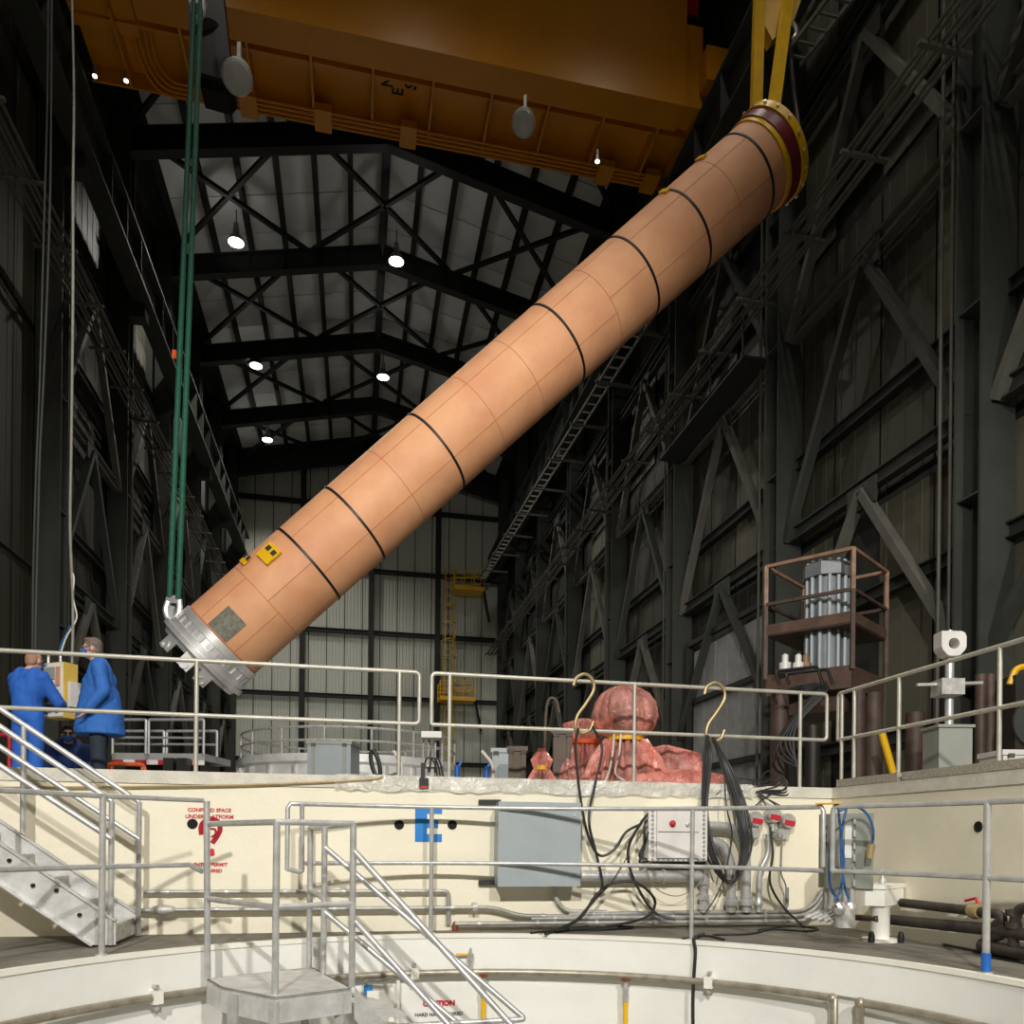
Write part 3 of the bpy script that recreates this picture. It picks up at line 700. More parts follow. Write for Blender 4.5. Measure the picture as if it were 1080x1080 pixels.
# ================================================================== SUNK TEST BAY
mb = MB(); n = 128
vs = []
for i in range(n):
    a = 2*math.pi*i/n; vs += [Vector((PCX+PR*math.cos(a), PCY+PR*math.sin(a), WZ)), Vector((PCX+9.5*math.cos(a), PCY+9.5*math.sin(a), WZ))]
mb.add(vs, [(2*i, 2*i+1, 2*((i+1) % n)+1, 2*((i+1) % n)) for i in range(n)])
walk = struct('floor_walkway', mb, 'walk_floor')
mb = MB(); mb.sm = True
mb.lathe((PCX, PCY, 0), UP, [(WZ-0.005, PR+0.0), (WZ-0.34, PR), (WZ-0.34, PR+0.05), (PITZ, PR+0.05)], 160)
pit = struct('wall_pit', mb, 'pit_white')
MB().lathe((PCX, PCY, 0), UP, [(WZ+0.004, PR+0.06), (WZ+0.004, PR-0.012), (WZ-0.035, PR-0.012), (WZ-0.035, PR)], 160).build('edge_trim', 'pit_band', pit)
mb = MB(); mb.lathe((PCX, PCY, 0), UP, [(PITZ, 0), (PITZ, PR+0.1)], 96)
struct('floor_pit', mb, 'concrete')
walls = {}
for nm, a, b, nrm in (('wall_deck_back', (UL, VB), (UR, VB), AX), ('wall_deck_right', (UR, VB+0.2), (UR, VF), CR), ('wall_deck_left', (UL, VB+0.2), (UL, VF), -CR), ('wall_deck_front', (UL, VF), (UR, VF), -AX)):
    p, q = B(a[0], a[1], WZ), B(b[0], b[1], WZ)
    walls[nm] = struct(nm, MB().prism([p, q, q+UP*(-WZ), p+UP*(-WZ)], nrm*0.2), 'cream')
for nm, a, b, nrm in (('trim_1', (UL, VB), (UR+0.02, VB), AX), ('trim_2', (UR, VB), (UR, VF), CR)):
    p, q = B(a[0], a[1], 0.002)-nrm*0.015, B(b[0], b[1], 0.002)-nrm*0.015
    struct(nm, MB().prism([p, q, q+UP*CURB, p+UP*CURB], nrm*0.32), 'curb')
# anchor sockets in the cream walls
for px, py, wn in ((421, 870, 'wall_deck_back'), (477, 870, 'wall_deck_back'), (203, 869, 'wall_deck_back'), (1032, 872, 'wall_deck_right')):
    c = PV(px, py, VB) if wn == 'wall_deck_back' else PU(px, py, UR); nrm = -AX if wn == 'wall_deck_back' else -CR
    MB().lathe(c, nrm, [(0.001, 0), (0.001, 0.036), (0.008, 0.036), (0.008, 0.046), (0.0, 0.048)], 20).build('anchor_socket', 'hole_dark', walls[wn])
# painted letter and stencils
a, b = PV(438, 850, VB-0.006), PV(466, 888, VB-0.006); W_ = (b-a).dot(CR); H_ = a.z-b.z; o = Vector((a.x, a.y, b.z))
m = MB(); sh = [(0, 0), (1, 0), (1, .22), (.44, .22), (.44, .39), (.86, .39), (.86, .62), (.44, .62), (.44, .79), (1, .79), (1, 1), (0, 1)]
m.prism([o+CR*W_*x+UP*H_*y for x, y in sh], AX*0.004)
one('wall_letter', 'large blue painted letter E on the cream bay wall', 'sign', 'sign_blue', m)
t = thing('confined_space_sign', 'red stencilled confined space warning with question mark on cream wall', 'sign', PV(219, 920, VB-0.004))
for s_, py, sz in (('CONFINED SPACE', 854.5, 0.047), ('UNDER PLATFORM', 861.5, 0.050), ('ENTRY PERMIT', 912, 0.046), ('REQUIRED', 918.5, 0.044)):
    text('stencil_line', s_, sz, PV(221 if py < 900 else 222, py, VB-0.005), CR, UP, 'sign_red', t, 0.002, 0.0012)
def ribbon(pts, wd):
    q = spline([PV(x, y, VB-0.004) for x, y in pts], 6); m = MB()
    for i in range(len(q)-1):
        d = (q[i+1]-q[i]).normalized(); s_ = d.cross(AX).normalized()*wd/2; e = d*wd*0.12
        m.prism([q[i]-s_-e, q[i+1]-s_+e, q[i+1]+s_+e, q[i]+s_-e], AX*0.003)
    return m
ribbon([(212.5, 880), (212, 872), (216, 866), (223, 863.5), (230, 867), (232, 875), (229, 882), (224, 889)], 0.045).build('question_mark', 'sign_red', t)
ribbon([(222, 874), (227, 875), (227, 880), (223, 883)], 0.02).build('question_mark', 'sign_red', t)
MB().cyl(PV(223.5, 899, VB-0.004), PV(223.5, 899, VB-0.001), 0.036, n=16).build('question_mark', 'sign_red', t)
# caution stencil on the pit wall
q = PC(463, 1060, PR+0.04); rad = Vector((q.x-PCX, q.y-PCY, 0)).normalized(); tx = rad.cross(UP)*1.0
tx = Vector((-rad.y, rad.x, 0))*-1
t = thing('caution_sign', 'red and black CAUTION stencil low on the white pit wall', 'sign', q-UP*0.2)
text('stencil_line', 'CAUTION', 0.068, q+UP*0.015, tx, UP, 'sign_red', t, 0.002, 0.004)
text('stencil_line', 'HARD HAT REQUIRED', 0.046, q-UP*0.09, tx, UP, 'ink', t, 0.002, 0.001)

# ------------------------------------------------------------------ railings
def railing(label, posts, rails, mname, r=0.021, extra=(), group='steel guard railings', pr=None):
    base = min((p for p, q in posts), key=lambda p: p.z)
    t = thing('guard_railing', label, 'railing', Vector(base), group)
    for p, q in posts: MB().tube([p, q], pr or r, 10).build('post', mname, t)
    for nm, pts in rails: MB().tube(pts, r, 10).build(nm, mname, t)
    for p, q in posts: MB().lathe(p, UP, [(0, 0), (0, r*2.2), (0.012, r*2.2), (0.014, r)], 14).build('base_flange', mname, t)
    return t
VR, URR = VB+0.14, UR+0.12
def uv(px, py, z, right=False):
    d = ray(px, py); p = EYE+d*(URR/d.dot(CR) if right else VR/d.dot(AX)); return Vector((p.x, p.y, z))
RT = 0.12+1.07; RM = 0.12+0.55
def rb_(px, top=True, right=False, z=None): return uv(px, 760, z if z is not None else (RT if top else RM), right)
xs = [-160, 207, 421]
railing('worn upper steel railing on the deck curb in front of the blue-clad workers',
        [(rb_(x, z=CURB), rb_(x)) for x in xs], [('top_rail', fillet([rb_(-160), rb_(442), rb_(442, False), rb_(-160, False)], 0.05))], 'rail_upper')
xs = [474, 669, 844]
railing('upper deck railing with brass S hooks, in front of the pink bags',
        [(rb_(x, z=CURB), rb_(x)) for x in xs], [('top_rail', fillet([rb_(455, False), rb_(455), rb_(872), rb_(872, False), rb_(455, False)], 0.05))], 'rail_upper')
xs = [888, 901, 948, 1054]
def rr(px, z): return uv(px, 760, z, True)
railing('upper steel railing on the side curb in front of the rusty tower',
        [(rr(x, CURB), rr(x, RT)) for x in xs], [('top_rail', fillet([rr(884, RM), rr(884, RT), rr(1200, RT)], 0.05)), ('mid_rail', [rr(884, RM), rr(1200, RM)])], 'rail_upper')
# lower round railing
RG = PR+0.07; LT, LM = WZ+1.22, WZ+0.68
def rc(px, z):
    p = PC(px, 900, RG); return Vector((p.x, p.y, z))
def arc(x0, x1, z, n=24): return [rc(x0+(x1-x0)*i/n, z) for i in range(n+1)]
railing('round walkway railing running past the grey electrical cabinet and letter E',
        [(rc(x, WZ), rc(x, LT)) for x in (455, 730)],
        [('top_rail', [rc(303, LT-0.6)]+[rc(303, LT-0.04)]+arc(306, 866, LT, 40)+[rc(868, LT-0.04), rc(868, LM+0.03)]), ('mid_rail', arc(868, 322, LM, 40)), ('end_loop', fillet([rc(318, LT), rc(319, LM-0.08), rc(303, LM-0.05)], 0.03))], 'galv')
railing('round walkway railing with blue-taped post beside the dark valve pipes',
        [(rc(1041, WZ), rc(1041, LT)), (rc(1240, WZ), rc(1240, LT))],
        [('top_rail', [rc(878, LM), rc(878, LT-0.04)]+arc(880, 1250, LT, 24)), ('mid_rail', arc(878, 1250, LM, 24))], 'galv', pr=0.026)
railing('round walkway railing beside the galvanized stairs, joining the landing gate',
        [(rc(108, WZ), rc(108, LT)), (rc(-180, WZ), rc(-180, LT))],
        [('top_rail', arc(-200, 214, LT, 24)), ('mid_rail', arc(-200, 200, LM, 24)+[rc(214, LM-0.06)])], 'galv', pr=0.024)
p = rc(1041, WZ+0.002); one('tape_band', 'blue tape wrapped round the foot of the walkway railing post', 'tape', 'tape_blue', MB().lathe(p+UP*0.015, UP, [(0, 0.027), (0, 0.032), (0.13, 0.032), (0.13, 0.027)], 14))
a, b = rc(862, LT+0.026), rc(886, LT+0.026)
one('yellow_tag', 'yellow tape strip lying over the railing gap beside the cabinet', 'tape', 'yellow', MB().beam(a, b, 0.09, 0.012))

# ------------------------------------------------------------------ landing inside the pit with stair
def lz(px, py): return PZ(px, py, LZ)
lp = [lz(218, 1032), lz(329, 1020), lz(371, 1042), lz(290, 1052), lz(233, 1041)]
t = thing('pit_landing', 'small galvanized landing with tube rails and stair down inside the pit', 'landing', Vector((lp[3].x, lp[3].y, PITZ)), )
MB().prism([p-UP*0.02 for p in lp], UP*0.02).build('tread_plate', 'galv_plate', t)
for i in range(5):
    a, b = lp[i], lp[(i+1) % 5]
    MB().prism([a, b, b-UP*0.19, a-UP*0.19], ((lp[0]+lp[2])/2-(a+b)/2).normalized()*0.012).build('fascia', 'galv_plate', t)
for px, py in ((240, 1046), (290, 1053), (368, 1043), (327, 1021)):
    q = lz(px, py); q2 = q.lerp((lp[0]+lp[2])/2, 0.12); MB().beam(Vector((q2.x, q2.y, PITZ)), q2-UP*0.03, 0.07, 0.07).build('leg', 'galv', t)
ctr = (lp[0]+lp[2])/2
G = lz(219, 1031); A_ = lz(290, 1049).lerp(ctr, 0.04); B_ = lz(371, 1041); C_ = lz(341, 1027); D_ = lz(327, 1020).lerp(ctr, 0.03)
def at(p, px, py): d = ray(px, py); k = (p.y-EYE.y); return EYE+d*k
hA = at(A_, 290, 867).z; hM = at(A_, 290, 957).z
R_ = 0.025
MB().tube(fillet([G, at(G, 218, 845), ], 0.02), R_, 10).build('post', 'galv', t)
for p, px in ((A_, 290), (B_, 372)): MB().tube([p, Vector((p.x, p.y, hA))], R_, 10).build('post', 'galv', t)
for p in (C_, D_): MB().tube([p, Vector((p.x, p.y, at(p, 340, 873).z))], R_, 10).build('post', 'galv', t)
def wz(p, z): return Vector((p.x, p.y, z))
MB().tube([wz(G, at(G, 220, 869).z), wz(A_, hA), wz(B_, hA)], R_*0.95, 10).build('top_rail', 'galv', t)
MB().tube([wz(G, at(G, 222, 948).z), wz(A_, hM), wz(B_, at(B_, 372, 953).z)], R_*0.95, 10).build('mid_rail', 'galv', t)
MB().tube([wz(D_, at(D_, 325, 873).z), wz(C_, at(C_, 341, 873).z)], R_*0.95, 10).build('top_rail', 'galv', t)
MB().tube([wz(D_, at(D_, 325, 938).z), wz(C_, at(C_, 338, 948).z)], R_*0.95, 10).build('mid_rail', 'galv', t)
eA, eB = P(554, 1075, 6.45), P(541, 1083, 5.75)
MB().tube(fillet([at(C_, 342, 893), eA, eA-CR*1.15-UP*0.02], 0.04), R_*0.95, 10).build('stair_handrail', 'galv', t)
MB().tube([at(B_, 374, 898), eB], R_*0.95, 10).build('stair_handrail', 'galv', t)
MB().tube([at(C_, 343, 962), P(487, 1083, 6.5)], R_*0.95, 10).build('stair_mid_rail', 'galv', t)
MB().tube([at(B_, 375, 972), P(478, 1086, 5.85)], R_*0.95, 10).build('stair_mid_rail', 'galv', t)
dst = (eB-at(B_, 374, 898)); dst.normalize()
for p in (C_, B_):
    q = p+dst*1.9; q0 = p+Vector((0.02, 0, 0))
    MB().prism([q0, q, q-UP*0.24, q0-UP*0.24], Vector((0, 0.012, 0))).build('stringer', 'galv_plate', t)
for k in range(1, 7):
    f_ = k*0.27; a, b = B_+dst*f_, C_+dst*f_
    MB().prism([a, b, b+Vector((0.24, 0.02, 0)), a+Vector((0.24, 0.02, 0))], -UP*0.03).build('step', 'galv_plate', t)

# ------------------------------------------------------------------ stairs from the walkway up to the deck
n0 = PZ(122, 999, WZ); f0 = n0+AX*0.66
sd = -CR
rise, run, ns = 0.19, 0.272, 8
t = thing('deck_stairs', 'galvanized steel stairs with perforated treads and tube handrails beside the cream wall', 'stairs', n0)
sl = Vector((sd.x*run, sd.y*run, rise)).normalized()
Ls = (Vector((run, rise))).length*ns
for o in (n0, f0):
    a = o+UP*0.02; b = a+sl*Ls
    MB().prism([a+UP*0.0, a+UP*0.19-sd*0.0, b+UP*0.27, b-UP*0.03, a+sd*0.16], AX*0.012).build('stringer', 'galv_plate', t)
    MB().beam(a+UP*0.20, b+UP*0.28, 0.06, 0.012).build('stringer_flange', 'galv_plate', t)
    if o is n0:
        MB().beam(a+sd*0.17-AX*0.02, b-UP*0.04-AX*0.02, 0.06, 0.012).build('stringer_flange', 'galv_plate', t)
        for k in range(14):
            q = a+sl*(0.12+0.21*k)+UP*(0.06 if k % 2 else 0.14)
            MB().cyl(q-AX*0.02, q+AX*0.005, 0.016, n=10).build('bolt', 'hole_dark', t)
wv = (f0-n0)-AX*0.03
for k in range(ns):
    z = rise*(k+1)-0.03; q = n0+AX*0.018+sd*(run*k+0.02)+UP*z
    tr = MB().prism([q, q+wv, q+wv+sd*0.26, q+sd*0.26], UP*0.02).build('tread', 'galv_plate', t)
    MB().prism([q, q+wv, q+wv-UP*0.05, q-UP*0.05], sd*0.012).build('nosing', 'galv_dull', tr)
    for j in range(9):
        c = q+wv*((j+0.7)/9.4)-sd*0.004+UP*(-0.012); MB().beam(c-UP*0.11, c-UP*0.03, 0.035, 0.016).build('grip_bar', 'galv_dull', tr)
for o, ptop, pxp, pym, endp, endm in ((n0, 845, 118, 885, (-50, 734), (-50, 775)), (f0, 846, 147, 885, (-50, 718), (-50, 757))):
    b0 = o+UP*0.15+sd*0.05
    top_ = at(b0, pxp, ptop); mid_ = at(b0, pxp, pym)
    MB().tube([Vector((top_.x, b0.y, WZ+0.02)), top_], 0.023, 10).build('handrail_post', 'galv', t)
    sl2 = sl*2.55
    MB().tube([top_-UP*0.0, top_+sl2], 0.024, 10).build('handrail', 'galv', t)
    MB().tube([mid_, mid_+sl2], 0.024, 10).build('handrail_mid', 'galv', t)
    for f_ in (1.15, 2.3):
        q = top_+sl*f_; MB().tube([q, q-UP*0.95], 0.023, 10).build('handrail_post', 'galv', t)

# ================================================================== EQUIPMENT ON THE BAY WALLS
def wrect(x0, y0, x1, y1, dep, wall='b'):
    f = (lambda x, y: PV(x, y, VB-dep)) if wall == 'b' else (lambda x, y: PU(x, y, UR-dep))
    a, b = f(x0, (y0+y1)/2), f(x1, (y0+y1)/2); zt = f((x0+x1)/2, y0).z; zb = f((x0+x1)/2, y1).z
    return a, b, zb, zt
def wbox(x0, y0, x1, y1, dep, back=0.0, wall='b', mb=None):
    a, b, zb, zt = wrect(x0, y0, x1, y1, dep, wall); n = AX if wall == 'b' else CR
    a = Vector((a.x, a.y, zb)); b = Vector((b.x, b.y, zb))
    return (mb or MB()).prism([a, b, b+UP*(zt-zb), a+UP*(zt-zb)], n*(dep-back-0.002))
# big grey enclosure
a, b, zb, zt = wrect(526, 846, 612, 934, 0.28)
t = thing('electrical_enclosure', 'large plain grey electrical enclosure on the cream bay wall', 'cabinet', Vector((a.x, a.y, zb)))
wbox(526, 847, 612, 934, 0.26).build('body', 'box_grey', t)
dr = wbox(525.5, 846, 612.5, 935, 0.29, 0.265).build('door', 'box_grey', t)
for py in (859, 921): q = PV(606, py, VB-0.30); MB().cyl(q, q+AX*0.02, 0.018, n=12).build('latch', 'galv_dull', dr)
for py in (846, 931): MB().beam(PV(505, py, VB-0.03), PV(528, py, VB-0.03), 0.04, 0.05).build('mounting_bracket', 'steel_mid', t)
# bolted junction box
a, b, zb, zt = wrect(684, 853, 746, 908, 0.24)
t = thing('junction_box', 'pale pinkish bolted junction box with red push button on the bay wall', 'junction box', Vector((a.x, a.y, zb)))
wbox(686, 854, 744, 909, 0.20).build('body', 'jbox', t)
wbox(684, 852.5, 746, 908, 0.235, 0.20).build('cover_flange', 'jbox', t)
wbox(693, 854, 737, 905, 0.26, 0.235).build('cover', 'jbox', t)
for i in range(12):
    for px in (688, 742): q = PV(px, 855+51*i/11, VB-0.235); MB().cyl(q, q-AX*0.022, 0.013, n=6).build('bolt', 'galv', t)
for i in range(9):
    q = PV(694+42*i/8, 907, VB-0.235); MB().cyl(q, q-AX*0.022, 0.011, n=6).build('bolt', 'galv', t)
q = PV(709, 868.5, VB-0.26); MB().lathe(q, -AX, [(0, 0.034), (0.015, 0.034), (0.02, 0.024), (0.045, 0.022), (0.05, 0)], 16).build('push_button', 'red_paint', t)
q = PV(725, 869.5, VB-0.26); MB().lathe(q, -AX, [(0, 0.022), (0.02, 0.02), (0.025, 0)], 12).build('knob', 'galv', t)
wbox(694, 877.2, 737, 877.9, 0.263, 0.258).build('cover_seam', 'ink', t)
wbox(692, 908, 744, 916, 0.12).build('cable_gland_plate', 'crane_dark', t)
# conduits
def conduit(label, pts, r, m='galv_dull', fil=0.08, off=0.07, straps=True, name='conduit'):
    q = fillet([PV(x, y, VB-off) for x, y in pts], fil); 
    t = thing(name, label, 'conduit', min(q, key=lambda p: p.z), 'conduits on the bay wall')
    MB().tube(q, r, 10).build('pipe', m, t)
    if straps:
        for (x0, y0), (x1, y1) in zip(pts, pts[1:]):
            L = math.hypot(x1-x0, y1-y0)
            if L < 60: continue
            k = 25
            while k < L-10:
                c = PV(x0+(x1-x0)*k/L, y0+(y1-y0)*k/L, VB-off); d = (PV(x1, y1, VB-off)-PV(x0, y0, VB-off)).normalized()
                MB().lathe(c-d*0.015, d, [(0, r), (0, r*1.25), (0.03, r*1.25), (0.03, r)], 12).build('strap', 'galv', t); k += 62
    return t
conduit('thick conduit from the grey enclosure to an elbow fitting', [(612, 924), (738, 924)], 0.062, 'galv', off=0.10)
t = conduit('upright conduit with elbow fitting beside the bolted box', [(735, 924), (743, 925), (742, 962)], 0.045, 'galv', 0.04, 0.1, False)
for py in (930, 946, 956): q = PV(742, py, VB-0.1); MB().lathe(q-UP*0.03, UP, [(0, 0.045), (0, 0.065), (0.05, 0.065), (0.05, 0.045)], 8).build('coupling', 'galv', t)
for lab, pts, r in (('gooseneck conduit from the bolted box, upper bend', [(745, 871), (776, 872), (787, 900), (787, 962)], 0.052), ('gooseneck conduit from the bolted box, lower bend', [(745, 887), (762, 889), (771, 910), (771, 962)], 0.052),
                    ('thin bent conduit under the round junction fittings', [(810, 880), (811, 900), (801, 918), (800, 962)], 0.03)):
    t = conduit(lab, pts, r, 'galv', 0.18, 0.11, False)
    q = PV(pts[-1][0], 950, VB-0.11); MB().lathe(q-UP*0.05, UP, [(0, r), (0, r*1.5), (0.05, r*1.5), (0.06, r*1.25), (0.1, r*1.25), (0.1, r)], 10).build('coupling', 'galv', t)
for i, (y, x0) in enumerate(((962.5, 600), (967, 560), (972.5, 480))):
    conduit(f'long floor-level conduit along the bay wall, {ordn[i]} from the top, bending up to the cabinet', [(x0, y+2), (720, y), (846, y-1), (860, y-10+2*i), (868+4*i, 938)], 0.024, 'conduit_grey', 0.16, 0.07+0.02*i)
conduit('small conduit dropping from under the grey enclosure', [(585, 935), (586, 948), (596, 961), (640, 962)], 0.022, 'galv_dull', 0.14, 0.06, False)
conduit('upper wall conduit passing behind the pit landing rails', [(152, 941), (473, 940), (473, 974)], 0.022, 'conduit_grey', 0.05, 0.06)
t = conduit('lower wall conduit with cast fitting, jogging down past letter E', [(80, 961), (520, 957), (548, 966), (720, 968)], 0.022, 'conduit_grey', 0.12, 0.09)
q = PV(172, 960, VB-0.09); MB().ell(q, (0.12, 0.05, 0.05), CR, AX, UP).build('cast_fitting', 'galv_dull', t)
q = PV(500, 957, VB-0.09); MB().lathe(q-CR*0.02, CR, [(0, 0.026), (0, 0.05), (0.05, 0.05), (0.05, 0.026)], 12).build('clamp', 'galv_dull', t)
q = PV(480, 978, VB-0.08); one('drain_plug', 'small rusty plug standing at the foot of the bay wall', 'plug', 'copper', MB().lathe(Vector((q.x, q.y, WZ)), UP, [(0, 0), (0, 0.03), (0.05, 0.035), (0.09, 0.02), (0.1, 0)], 12))
# round junction fittings with red labels
for i, (px, py) in enumerate(((799, 864), (818, 860), (833, 866))):
    q = PV(px, py, VB-0.13)
    t = thing('round_fitting', ('round cast junction fitting with red label nearest the hanging cable bundle', 'round cast junction fitting with red label between two others', 'round cast junction fitting with red label nearest the grey cabinet')[i], 'fitting', q-UP*0.08, 'round fittings with red labels')
    MB().lathe(q, AX, [(0, 0), (0, 0.075), (0.02, 0.085), (0.11, 0.085), (0.128, 0.06)], 18).build('body', 'galv', t)
    MB().beam(q-CR*0.06-AX*0.006-UP*0.01, q+CR*0.06-AX*0.006-UP*0.03, 0.006, 0.055).build('red_label', 'red_paint', t)
    MB().cyl(q-UP*0.07+AX*0.06, q-UP*0.17+AX*0.06, 0.03, n=10).build('hub', 'galv', t)
for i, (px, py) in enumerate(((797, 879), (826, 880))):
    q = PV(px, py, VB-0.16); one('round_cover', f'plain round cast cover under the red-labelled fittings, {["beside the cable bundle", "toward the cabinet"][i]}', 'fitting', 'galv', MB().lathe(q, AX, [(0, 0), (0.0, 0.05), (0.02, 0.065), (0.10, 0.065), (0.158, 0.05)], 18), 'round cast covers')
# corner cabinet
t = thing('control_cabinet', 'grey corner control cabinet with two doors and a white paper', 'cabinet', PV(880, 938, VB-0.2))
a, c_, d_ = P(863, 938, 7.55), P(881, 938, 7.25), P(921, 938, 7.0)
hh = (P(881, 858, 7.25)-c_).z
e_ = Vector((d_.x+0.06, d_.y+0.36, 0)); 
base = [Vector((p.x, p.y, c_.z)) for p in (a, c_, d_, e_, Vector((a.x+0.2, a.y+0.3, 0)))]
MB().prism(base, UP*hh).build('body', 'cab_grey', t)
c2, d2 = base[1], base[2]; nn = (d2-c2).cross(UP).normalized(); nn = nn if nn.y < 0 else -nn
for f0_, f1_ in ((0.02, 0.53), (0.55, 0.98)):
    p, q = c2.lerp(d2, f0_)+UP*0.02, c2.lerp(d2, f1_)+UP*0.02
    MB().prism([p, q, q+UP*(hh-0.04), p+UP*(hh-0.04)], nn*0.02).build('door', 'cab_grey', t)
p, q = c2.lerp(d2, 0.28)+UP*hh*0.42, c2.lerp(d2, 0.46)+UP*hh*0.42
MB().prism([p, q, q+UP*hh*0.42, p+UP*hh*0.42], nn*0.026).build('paper_notice', 'paper', t)
for k in range(6):
    o = c2.lerp(d2, 0.54)+UP*hh*(0.1+0.16*k)+nn*0.03; MB().cyl(o-UP*0.03, o+UP*0.03, 0.012, n=8).build('hinge', 'galv_dull', t)
for k in range(3):
    o = base[0].lerp(base[1], 0.42)+UP*hh*(0.60+0.11*k); n2 = (base[1]-base[0]).cross(UP).normalized(); n2 = n2 if n2.y < 0 else -n2
    MB().cyl(o, o+n2*0.012, 0.02, n=12).build('pilot_button', 'black_plain', t)
for i, (px, dep) in enumerate(((871, 7.5), (878, 7.4), (885, 7.25), (892, 7.2), (899, 7.15))):
    MB().tube(fillet([P(px, 937, dep), P(px, 960, dep), P(px-22, 968+i, dep+0.05)], 0.2), 0.03, 8).build('conduit_tail', 'galv', t)
for i, px in enumerate((884, 895)):
    o = P(px, 958, 7.1); MB().lathe(o, Vector((0, -1, 0)), [(0, 0), (0, 0.06), (0.07, 0.06), (0.08, 0.04), (0.09, 0)], 16).build('conduit_body', 'galv', t)
MB().lathe(P(891, 978, 7.1), UP, [(0, 0), (0, 0.085), (0.2, 0.085), (0.2, 0)], 18).build('lower_canister', 'galv_dull', t)
# white pump on pedestal
q0 = PZ(929, 993, WZ)
Yp = q0.y
t = thing('white_pump', 'white boxy pump head on a white pedestal at the foot of the wall', 'pump', q0)
bx = (P(907, 950, Yp), P(933, 956, Yp-0.1), P(953, 952, Yp+0.25))
hb = (P(933, 938, Yp-0.1)-bx[1]).z
fx = [Vector((p.x, p.y, bx[1].z)) for p in bx]; fx.append(fx[0]+fx[2]-fx[1])
MB().prism(fx, UP*hb).build('head', 'white_paint', t)
MB().prism([p+UP*hb+(p-sum(fx, Vector())/4)*0.06 for p in fx], UP*0.04).build('lid', 'white_paint', t)
cpt = sum(fx, Vector())/4
MB().lathe(Vector((q0.x, q0.y+0.02, WZ)), UP, [(0, 0), (0, 0.16), (0.03, 0.16), (0.03, 0.085), (cpt.z-WZ-0.02, 0.085), (cpt.z-WZ, 0.1)], 20).build('pedestal', 'white_paint', t)
MB().lathe(cpt+UP*(hb+0.03), UP, [(0, 0.035), (0.05, 0.035), (0.08, 0.015), (0.14, 0.012), (0.15, 0)], 12).build('vent_knob', 'galv_dull', t)
for dx in (-0.13, 0.14): MB().lathe(Vector((q0.x+dx, q0.y-0.1, WZ+0.01)), UP, [(0, 0), (0, 0.03), (0.05, 0.03), (0.09, 0.02), (0.1, 0)], 10).build('anchor_bolt', 'black_plain', t)
# dark pipes with valves on the right wall
def ppipe(label, pts, r, m='pipe_dark', fil=0.08, off=0.13, cat='pipe'):
    q = fillet([PU(x, y, UR-off) for x, y in pts], fil)
    t = thing('process_pipe', label, cat, min(q, key=lambda p: p.z), 'dark process pipes'); MB().tube(q, r, 12).build('pipe', m, t); return t
t = ppipe('upper dark iron pipe with brass ball valve and red lever', [(951, 952), (1028, 961), (1053, 964), (1058, 970), (1040, 984)], 0.042)
q = PU(1030, 961, UR-0.13)
v_ = MB().lathe(q-AX*0.0+AX*0.06, -AX, [(0, 0.04), (0, 0.06), (0.05, 0.07), (0.1, 0.06), (0.1, 0.04)], 14).build('valve_body', 'brass', t)
MB().tube(fillet([q+UP*0.06, q+UP*0.11, PU(1018, 950, UR-0.13)], 0.02), 0.012, 8).build('valve_lever', 'red_paint', v_)
t = ppipe('middle dark iron pipe running past the blue-taped post', [(938, 970), (1040, 980), (1110, 990)], 0.05)
t = ppipe('lowest dark iron pipe by the walkway floor', [(1035, 997), (1110, 1012)], 0.055)
t = ppipe('upright dark iron pipe with elbows behind the blue-taped post', [(1100, 955), (1074, 958), (1069, 975), (1069, 998)], 0.042)
for py in (962, 975): q = PU(1069, py, UR-0.13); MB().lathe(q-UP*0.03, UP, [(0, 0.042), (0, 0.06), (0.05, 0.06), (0.05, 0.042)], 10).build('coupling', 'pipe_dark', t)
t = ppipe('bent dark iron elbow between the valve pipes', [(1040, 990), (1056, 986), (1060, 976)], 0.045)
t = ppipe('short rusty iron pipe stub behind the white pump', [(893, 967), (926, 969)], 0.03, 'rust_post', off=0.45)
# floor hose along the wall
one('floor_hose', 'black hose lying along the foot of the wall behind the pump', 'hose', 'cable', MB().tube(spline([PZ(955, 985, WZ+0.012), PZ(975, 990, WZ+0.012), PZ(1000, 997, WZ+0.012), PZ(1030, 1003, WZ+0.012), PZ(1075, 1012, WZ+0.012)], 6), 0.012, 6))

# ------------------------------------------------------------------ pipes on the pit wall
def pcirc(px, z, R=PR-0.05): p = PC(px, 1030, R); return Vector((p.x, p.y, z))
PZ_ = WZ-0.36
n_ = 30
t = thing('ring_pipe', 'steel ring pipe clamped round the white pit wall, ending at an elbow', 'pipe', pcirc(480, PZ_))
MB().tube(fillet([pcirc(880, PZ_-0.6)]+[pcirc(880, PZ_)], 0.05)+[pcirc(873-(873+120)*i/40, PZ_+0.0) for i in range(41)], 0.034, 10).build('pipe', 'pipe_steel', t)
MB().ell(pcirc(878, PZ_-0.005), (0.045, 0.045, 0.045)).build('elbow', 'pipe_steel', t)
for px in (437, 748, 165):
    c = pcirc(px, PZ_); rad = Vector((c.x-PCX, c.y-PCY, 0)).normalized(); tn = UP.cross(rad)
    MB().box(c+rad*0.0, (0.075, 0.09, 0.10), tn, rad, UP).build('clamp', 'white_paint', t)
    for s_ in (-1, 1): MB().cyl(c+UP*0.085*s_+rad*0.04, c+UP*0.085*s_-rad*0.02, 0.018, n=8).build('clamp_bolt', 'galv', t)
t = thing('ring_pipe', 'steel ring pipe on the pit wall starting with an elbow below the white pump', 'pipe', pcirc(908, PZ_))
MB().tube([pcirc(907, PZ_-0.6), pcirc(907, PZ_-0.03)]+[pcirc(912+(1180-912)*i/14, PZ_) for i in range(15)], 0.036, 10).build('pipe', 'pipe_steel', t)
